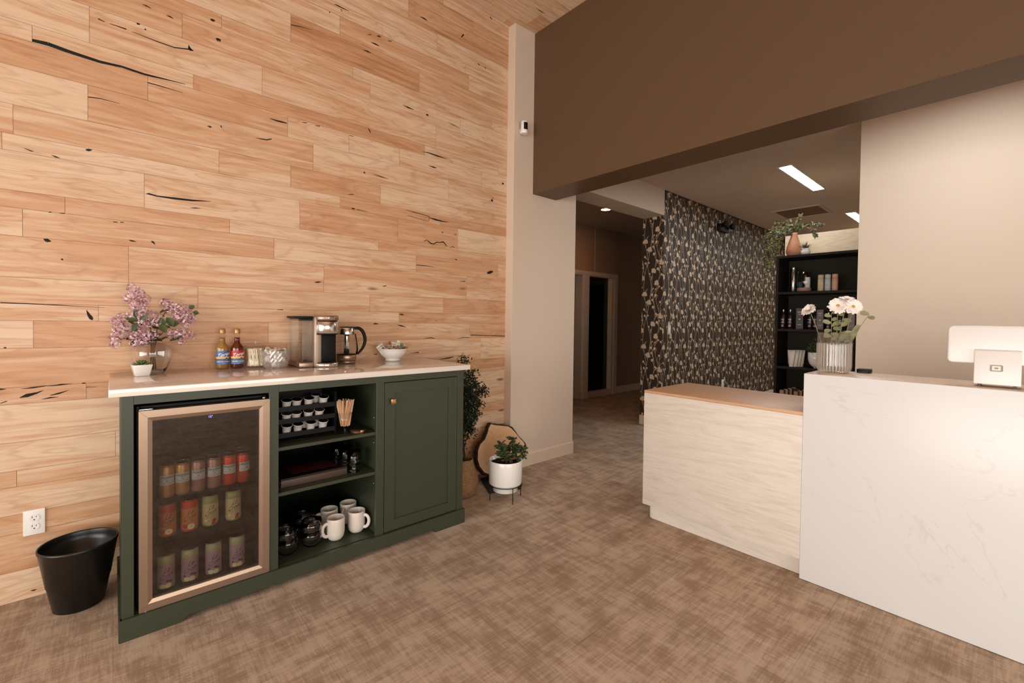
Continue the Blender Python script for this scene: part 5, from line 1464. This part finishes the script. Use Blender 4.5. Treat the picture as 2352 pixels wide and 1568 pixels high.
t = thing('terracotta_vase', (5.50, -1.355, 2.0243), 'tall terracotta pink teardrop vase on top of the bookshelf', 'vase')
MB().lathe([(.045, 0), (.060, .006), (.073, .035), (.075, .06), (.068, .10), (.052, .15), (.036, .20), (.029, .235), (.028, .25), (.025, .25), (.024, .23), (0, .22)], 44).build('vase', mat('terracotta_glaze', '#b97c5e', .55), t)
t = thing('trailing_fern', (5.50, -1.355, 2.25), 'trailing artificial fern spilling from the terracotta vase', 'plant')
R = random.Random(8); mb = MB(); st = MB()
FR = [[(0, 0, 0), (0, .08, .10), (0, .17, .12), (-.02, .25, .02), (-.03, .28, -.18), (-.03, .27, -.38)],
      [(0, 0, 0), (-.02, .06, .06), (-.04, .14, .05), (-.06, .20, -.08), (-.06, .21, -.25), (-.06, .20, -.34)],
      [(0, 0, 0), (.03, .10, .06), (.03, .20, .03), (.03, .26, -.12), (.03, .27, -.30)],
      [(0, 0, 0), (-.05, .03, .06), (-.08, .10, .02), (-.09, .13, -.08), (-.09, .135, -.2)],
      [(0, 0, 0), (0, -.02, .08), (0, -.035, .14), (0, -.05, .19)], [(0, 0, 0), (0, .03, .08), (0, .05, .14)], [(0, 0, 0), (0, .07, .09), (0, .12, .14), (0, .16, .155)],
      [(0, 0, 0), (0, .11, .05), (0, .2, .08), (0, .26, .05), (0, .30, -.02)],
      [(0, 0, 0), (0, -.05, .07), (0, -.12, .10), (0, -.19, .095), (0, -.24, .08)], [(0, 0, 0), (0, -.05, .08), (0, -.11, .09), (0, -.16, .05), (0, -.19, -.01), (0, -.20, -.03)],
      [(0, 0, 0), (-.04, .08, .03), (-.05, .12, -.06), (-.05, .15, -.16)], [(0, 0, 0), (.02, .15, .06), (.0, .24, -.04), (.0, .25, -.22)], [(0, 0, 0), (0, .0, .07), (-.02, .02, .1)]]
for pts in FR:
    pts = [Vector(p) for p in pts]; st.tube(pts, .002, 5)
    for i in range(len(pts) - 1):
        for k in range(24):
            p = pts[i].lerp(pts[i + 1], k / 16); dr = (pts[i + 1] - pts[i]).normalized()
            for s_ in (-1, 1):
                d = (dr * .5 + Vector((R.uniform(-.6, .3), R.uniform(.3, 1) * s_, R.uniform(-.5, .5)))).normalized()
                mb.leaf(p, d, (-1, 0, .4), R.uniform(.016, .034), R.uniform(.007, .011), R.choices((0, 1), (3, 2))[0])
st.build('stem', mat('fern_stem', '#4b4a22', .7), t)
mb.build('fronds', [mat('fern_green', '#2f3517', .6), mat('fern_olive', '#8a7a40', .6)], t)
t = thing('spiky_plant', (5.46, -1.475, 2.0243), 'small white pot with spiky succulent beside the terracotta vase', 'potted plant')
MB().lathe([(.026, 0), (.040, .012), (.044, .03), (.036, .046), (.030, .055), (.033, .066), (.030, .066), (.027, .056), (0, .056)], 32).build('pot', M['white'], t)
mb = MB(); R = random.Random(6)
for k in range(34):
    an = k * 2.4; q = R.uniform(.2, 1.0); d = Vector((math.cos(an) * q, math.sin(an) * q, R.uniform(.5, 1.1))).normalized(); L = R.uniform(.06, .105)
    mb.tube([Vector((0, 0, .05)), Vector((0, 0, .055)) + d * L * .4, Vector((0, 0, .05)) + d * L + Vector((0, 0, -.01 * q))], [.005, .0042, .0004], 5, flat=.4)
mb.build('leaves', mat('spiky_green', '#35381d', .6), t)

# top shelf goods
def cyl(name, loc, r, h, m, label, cat, group=None, cap=None):
    t = thing(name, loc, label, cat, group)
    MB().lathe([(r - .002, 0), (r, .003), (r, h - .003 if not cap else h - .05), (r - .002, h if not cap else h - .048), (0, h if not cap else h - .048)], 28).build('body', m, t)
    if cap: MB().lathe([(r * .93, h - .047), (r * .93, h - .004), (r * .85, h), (0, h)], 28).build('cap', cap, t)
    return t


X1 = 5.47; zs = 1.6363
cyl('spray_can', (5.47, -1.365, zs), .024, .268, M['chrome'], 'tall silver spray can on the upper shelf of the bookcase', 'spray can', cap=M['chrome'])
cyl('spray_can', (5.53, -1.335, zs), .022, .255, mat('black_can', '#1c1a18', .3, metal=.5), 'dark spray can behind the silver one on the upper shelf', 'spray can', cap=bk)
t = thing('clear_gift_tube', (5.48, -1.465, zs), 'clear round box of mixed hair products beside the silver can', 'box')
MB().lathe([(.070, 0), (.070, .215), (.068, .215), (.068, .003), (0, .003)], 36).build('shell', M['glass2'], t)
MB().lathe([(.067, .004), (.067, .040), (0, .040)], 32).build('base_filler', mat('blush_filler', '#a98474', .6), t)
mb = MB().lathe([(.022, .04), (.022, .10), (0, .10)], 20, c=(-.02, .035, 0), m=0).lathe([(.018, .04), (.018, .2), (0, .2)], 20, c=(.01, -.01, 0), m=1).lathe([(.024, .04), (.024, .15), (0, .15)], 20, c=(-.015, -.035, 0), m=2)
mb.build('tubs', [mat('blue_tub', '#2d3d4a', .5), M['chrome'], M['white']], t)
MB().lathe([(.019, 0), (.019, .012), (0, .012)], 20, M=Matrix.Rotation(-PI / 2, 4, 'Y'), c=(-.05, -.03, .09)).build('round_tub', M['white'], t)
for y, c_, lb in ((-1.616, '#c9b596', 'cream dry shampoo tube, left of the three pastel tubes'), (-1.677, '#b7bdb8', 'pale grey tube in the middle of the three pastel tubes'), (-1.738, '#cf9a80', 'pink tube at the right of the three pastel tubes')):
    t = thing('pastel_tube', (X1, y, zs), lb, 'tube', 'pastel tubes on the upper shelf')
    m = mat('tube_pastel', c_, .5)
    MB().lathe([(.024, 0), (.027, .003), (.027, .122), (0, .122)], 28).build('tube', m, t)
    MB().lathe([(.0262, .123), (.0262, .165), (.024, .168), (0, .168)], 28).build('cap', m, t)
    mb = MB(); f = wrap(.0274, 0, PI); patch(mb, f, -.012, .012, .058, .060, 0, 6); patch(mb, f, -.008, .008, .052, .0535, 0, 6); mb.build('print', mat('grey_print', '#8b7a6c', .6), t)
# second shelf: dark plum bottles and boxes
zs = 1.2403
PL = mat('plum_bottle', '#25151c', .25); PB = mat('plum_box', '#5a4448', .5); LT = mat('silver_print', '#b9a6a2', .4)


def plum_bottle(loc, label, r=.026, h=.215):
    t = thing('plum_bottle', loc, label, 'bottle', 'plum hair care bottles on the second shelf')
    MB().lathe([(r * .9, 0), (r, .004), (r, h * .64), (r * .75, h * .73), (r * .38, h * .78), (r * .38, h * .80)], 28).build('bottle', PL, t)
    MB().lathe([(r * .45, h * .80), (r * .45, h * .985), (r * .3, h), (0, h)], 20).build('cap', M['chrome'] if r < .0265 else PL, t)
    mb = MB(); f = wrap(r + .0004, 0, PI - .1)
    for z0, z1, w2 in ((.46, .50, .016), (.38, .40, .014), (.30, .33, .016), (.20, .215, .012), (.12, .17, .012)): patch(mb, f, -w2, w2, h * z0, h * z1, 0, 8)
    mb.build('print', LT, t)
    return t


pb = plum_bottle((5.47, -1.277, zs), 'plum bottle with silver print at the left end of the second shelf')
dup(pb, (5.47, -1.345, zs), .1, 'plum bottle second from the left on the second shelf')
dup(pb, (5.49, -1.525, zs), 0, 'plum bottle standing between the two plum cartons')
dup(pb, (5.54, -1.555, zs), .2, 'plum bottle set back behind the one between the cartons')
dup(pb, (5.47, -1.692, zs), 0, 'shorter looking plum bottle behind the vase flowers', .85)
dup(pb, (5.47, -1.79, zs), 0, 'plum bottle hidden behind the daisy stems', .9)


def carton(loc, w, d, h, m, label, rz=0, nm='carton', grp='hair care cartons'):
    t = thing(nm, loc, label, 'carton', grp, rz)
    MB().box(-d / 2, d / 2, -w / 2, w / 2, 0, h).build('box', m, t, bevel=.001, seg=1)
    mb = MB()
    for z0, z1, w2 in ((.80, .83, .3), (.70, .72, .22), (.45, .50, .12), (.2, .22, .26)): mb.box(-d / 2 - .0006, -d / 2, -w * w2, w * w2, h * z0, h * z1)
    mb.build('print', LT, t)
    return t


carton((5.48, -1.432, zs), .066, .05, .222, mat('dark_plum_box', '#301c20', .5), 'dark plum carton third along the second shelf', .15)
carton((5.48, -1.617, zs), .060, .045, .205, PB, 'mauve-brown carton right of the middle bottles on the second shelf', .1)
carton((5.47, -1.885, zs), .055, .045, .190, mat('grey_box', '#80706a', .5), 'grey carton at the right end of the second shelf, behind the daisies')
# third shelf: white tubes, potted plant, tall can
zs = .8363
WT = mat('white_tube', '#ddd4c6', .45)


def squeeze(loc, label, tilt):
    t = thing('squeeze_tube', loc, label, 'tube', 'white squeeze tubes on the third shelf'); t.rotation_euler = (tilt, 0, 0)
    mb = MB(); vs = []
    secs = [(0, .021, .021), (.02, .021, .021), (.03, .026, .023), (.12, .034, .012), (.178, .038, .002)]
    for z, a, b in secs:
        for k in range(20): vs.append((b * math.cos(2 * PI * k / 20), a * math.sin(2 * PI * k / 20), z))
    fs = [(i * 20 + k, i * 20 + (k + 1) % 20, (i + 1) * 20 + (k + 1) % 20, (i + 1) * 20 + k) for i in range(1, 4) for k in range(20)]
    mb.add(vs, fs + [tuple(80 + k for k in range(20))], 0, True)
    mb.build('tube', WT, t)
    mb = MB().lathe([(.021, 0), (.0215, .002), (.0215, .020), (0, .020)], 24); mb.build('cap', WT, t)
    return t


s0 = squeeze((5.44, -1.372, zs), 'front white squeeze tube leaning on three others, third shelf', 0)
for i, lb in enumerate(('second white squeeze tube of the leaning row', 'third white squeeze tube of the leaning row', 'rearmost white squeeze tube of the leaning row')):
    q = dup(s0, (5.475 + .035 * i, -1.398 - .018 * i, zs), 0, lb); q.rotation_euler = (-.0, 0, 0)
t = thing('potted_shrub', (5.46, -1.585, zs), 'small leafy plant in a pale footed pot partly behind the ribbed vase', 'potted plant')
MB().lathe([(.012, 0), (.012, .012), (.030, .022), (.052, .05), (.063, .09), (.066, .165), (.062, .165), (.058, .14), (0, .14)], 36).build('pot', M['white'], t)
mb = MB(); R = random.Random(12)
for _ in range(420):
    d = Vector((R.gauss(0, 1), R.gauss(0, 1), abs(R.gauss(0, 1)))).normalized(); p = Vector((0, 0, .16)) + Vector((d.x * .065, d.y * .075, d.z * .14)) * R.uniform(.35, 1.05)
    mb.leaf(p, (R.gauss(0, 1), R.gauss(0, 1), R.gauss(.4, 1)), (-1, 0, 1), R.uniform(.018, .030), R.uniform(.010, .015))
mb.build('foliage', mat('shrub_leaf', '#39401e', .5, var=.4, vscale=18), t)
cyl('spray_can', (5.46, -1.885, zs), .024, .290, mat('rose_steel', '#b08c80', .3, metal=.7), 'tall rose-metal spray can right of the ribbed vase', 'spray can', cap=mat('rose_cap', '#c9a597', .3, metal=.5))
# low shelf: row of small boxes seen end on
BX = mat('kraft_end', '#b89878', .6); DB = mat('dark_red_box', '#32140f', .5)
k = 0
for i in range(4):
    for j in range(2):
        t = thing('product_box', (5.47 + i * .06, -1.285 - j * .135 - i * .022, .5143), ['left', 'right'][j] + ' column, ' + ['front', 'second', 'third', 'rearmost'][i] + ' small tan-ended product box on the low shelf', 'box', 'product boxes on the low shelf')
        MB().box(-.025, .025, -.018, .018, 0, .060 + .006 * i).build('carton', DB, t)
        MB().box(-.026, -.010, -.019, .019, 0, .061 + .006 * i).build('label_band', BX, t)
t = thing('tissue_box', (5.62, -1.36, .5143), 'low dark box between the tan-ended boxes on the low shelf', 'box')
MB().box(-.02, .02, -.06, .06, 0, .07).build('box', DB, t)

# ---------------------------------------------------------------- on the blossom wallpaper
t = thing('emergency_light', (6.60, -.092, 2.66), 'black twin-head emergency light high on the blossom wallpaper', 'emergency light')
MB().box(-.14, .14, -.06, 0, -.055, .05).build('housing', bk, t, bevel=.008)
for x in (-.10, .13):
    MB().lathe([(.03, -.03), (.045, .0), (.05, .03), (.044, .032), (0, .02)], 24, M=Matrix.Rotation(1.4, 4, 'X'), c=(x, -.10, .03)).build('lamp_head', bk, t)
t = thing('light_switch', (5.185, -.092, 1.20), 'pale light switch plate near the wallpaper corner', 'switch')
MB().box(-.035, .035, -.006, 0, -.058, .058).build('plate', M['trimw'], t, bevel=.002)
MB().box(-.016, .016, -.009, -.006, -.033, .033).build('rocker', M['whitep'], t, bevel=.001)
outlet((6.747, -.092, .40), 0, 'pale wall outlet low on the blossom wallpaper behind the desk')
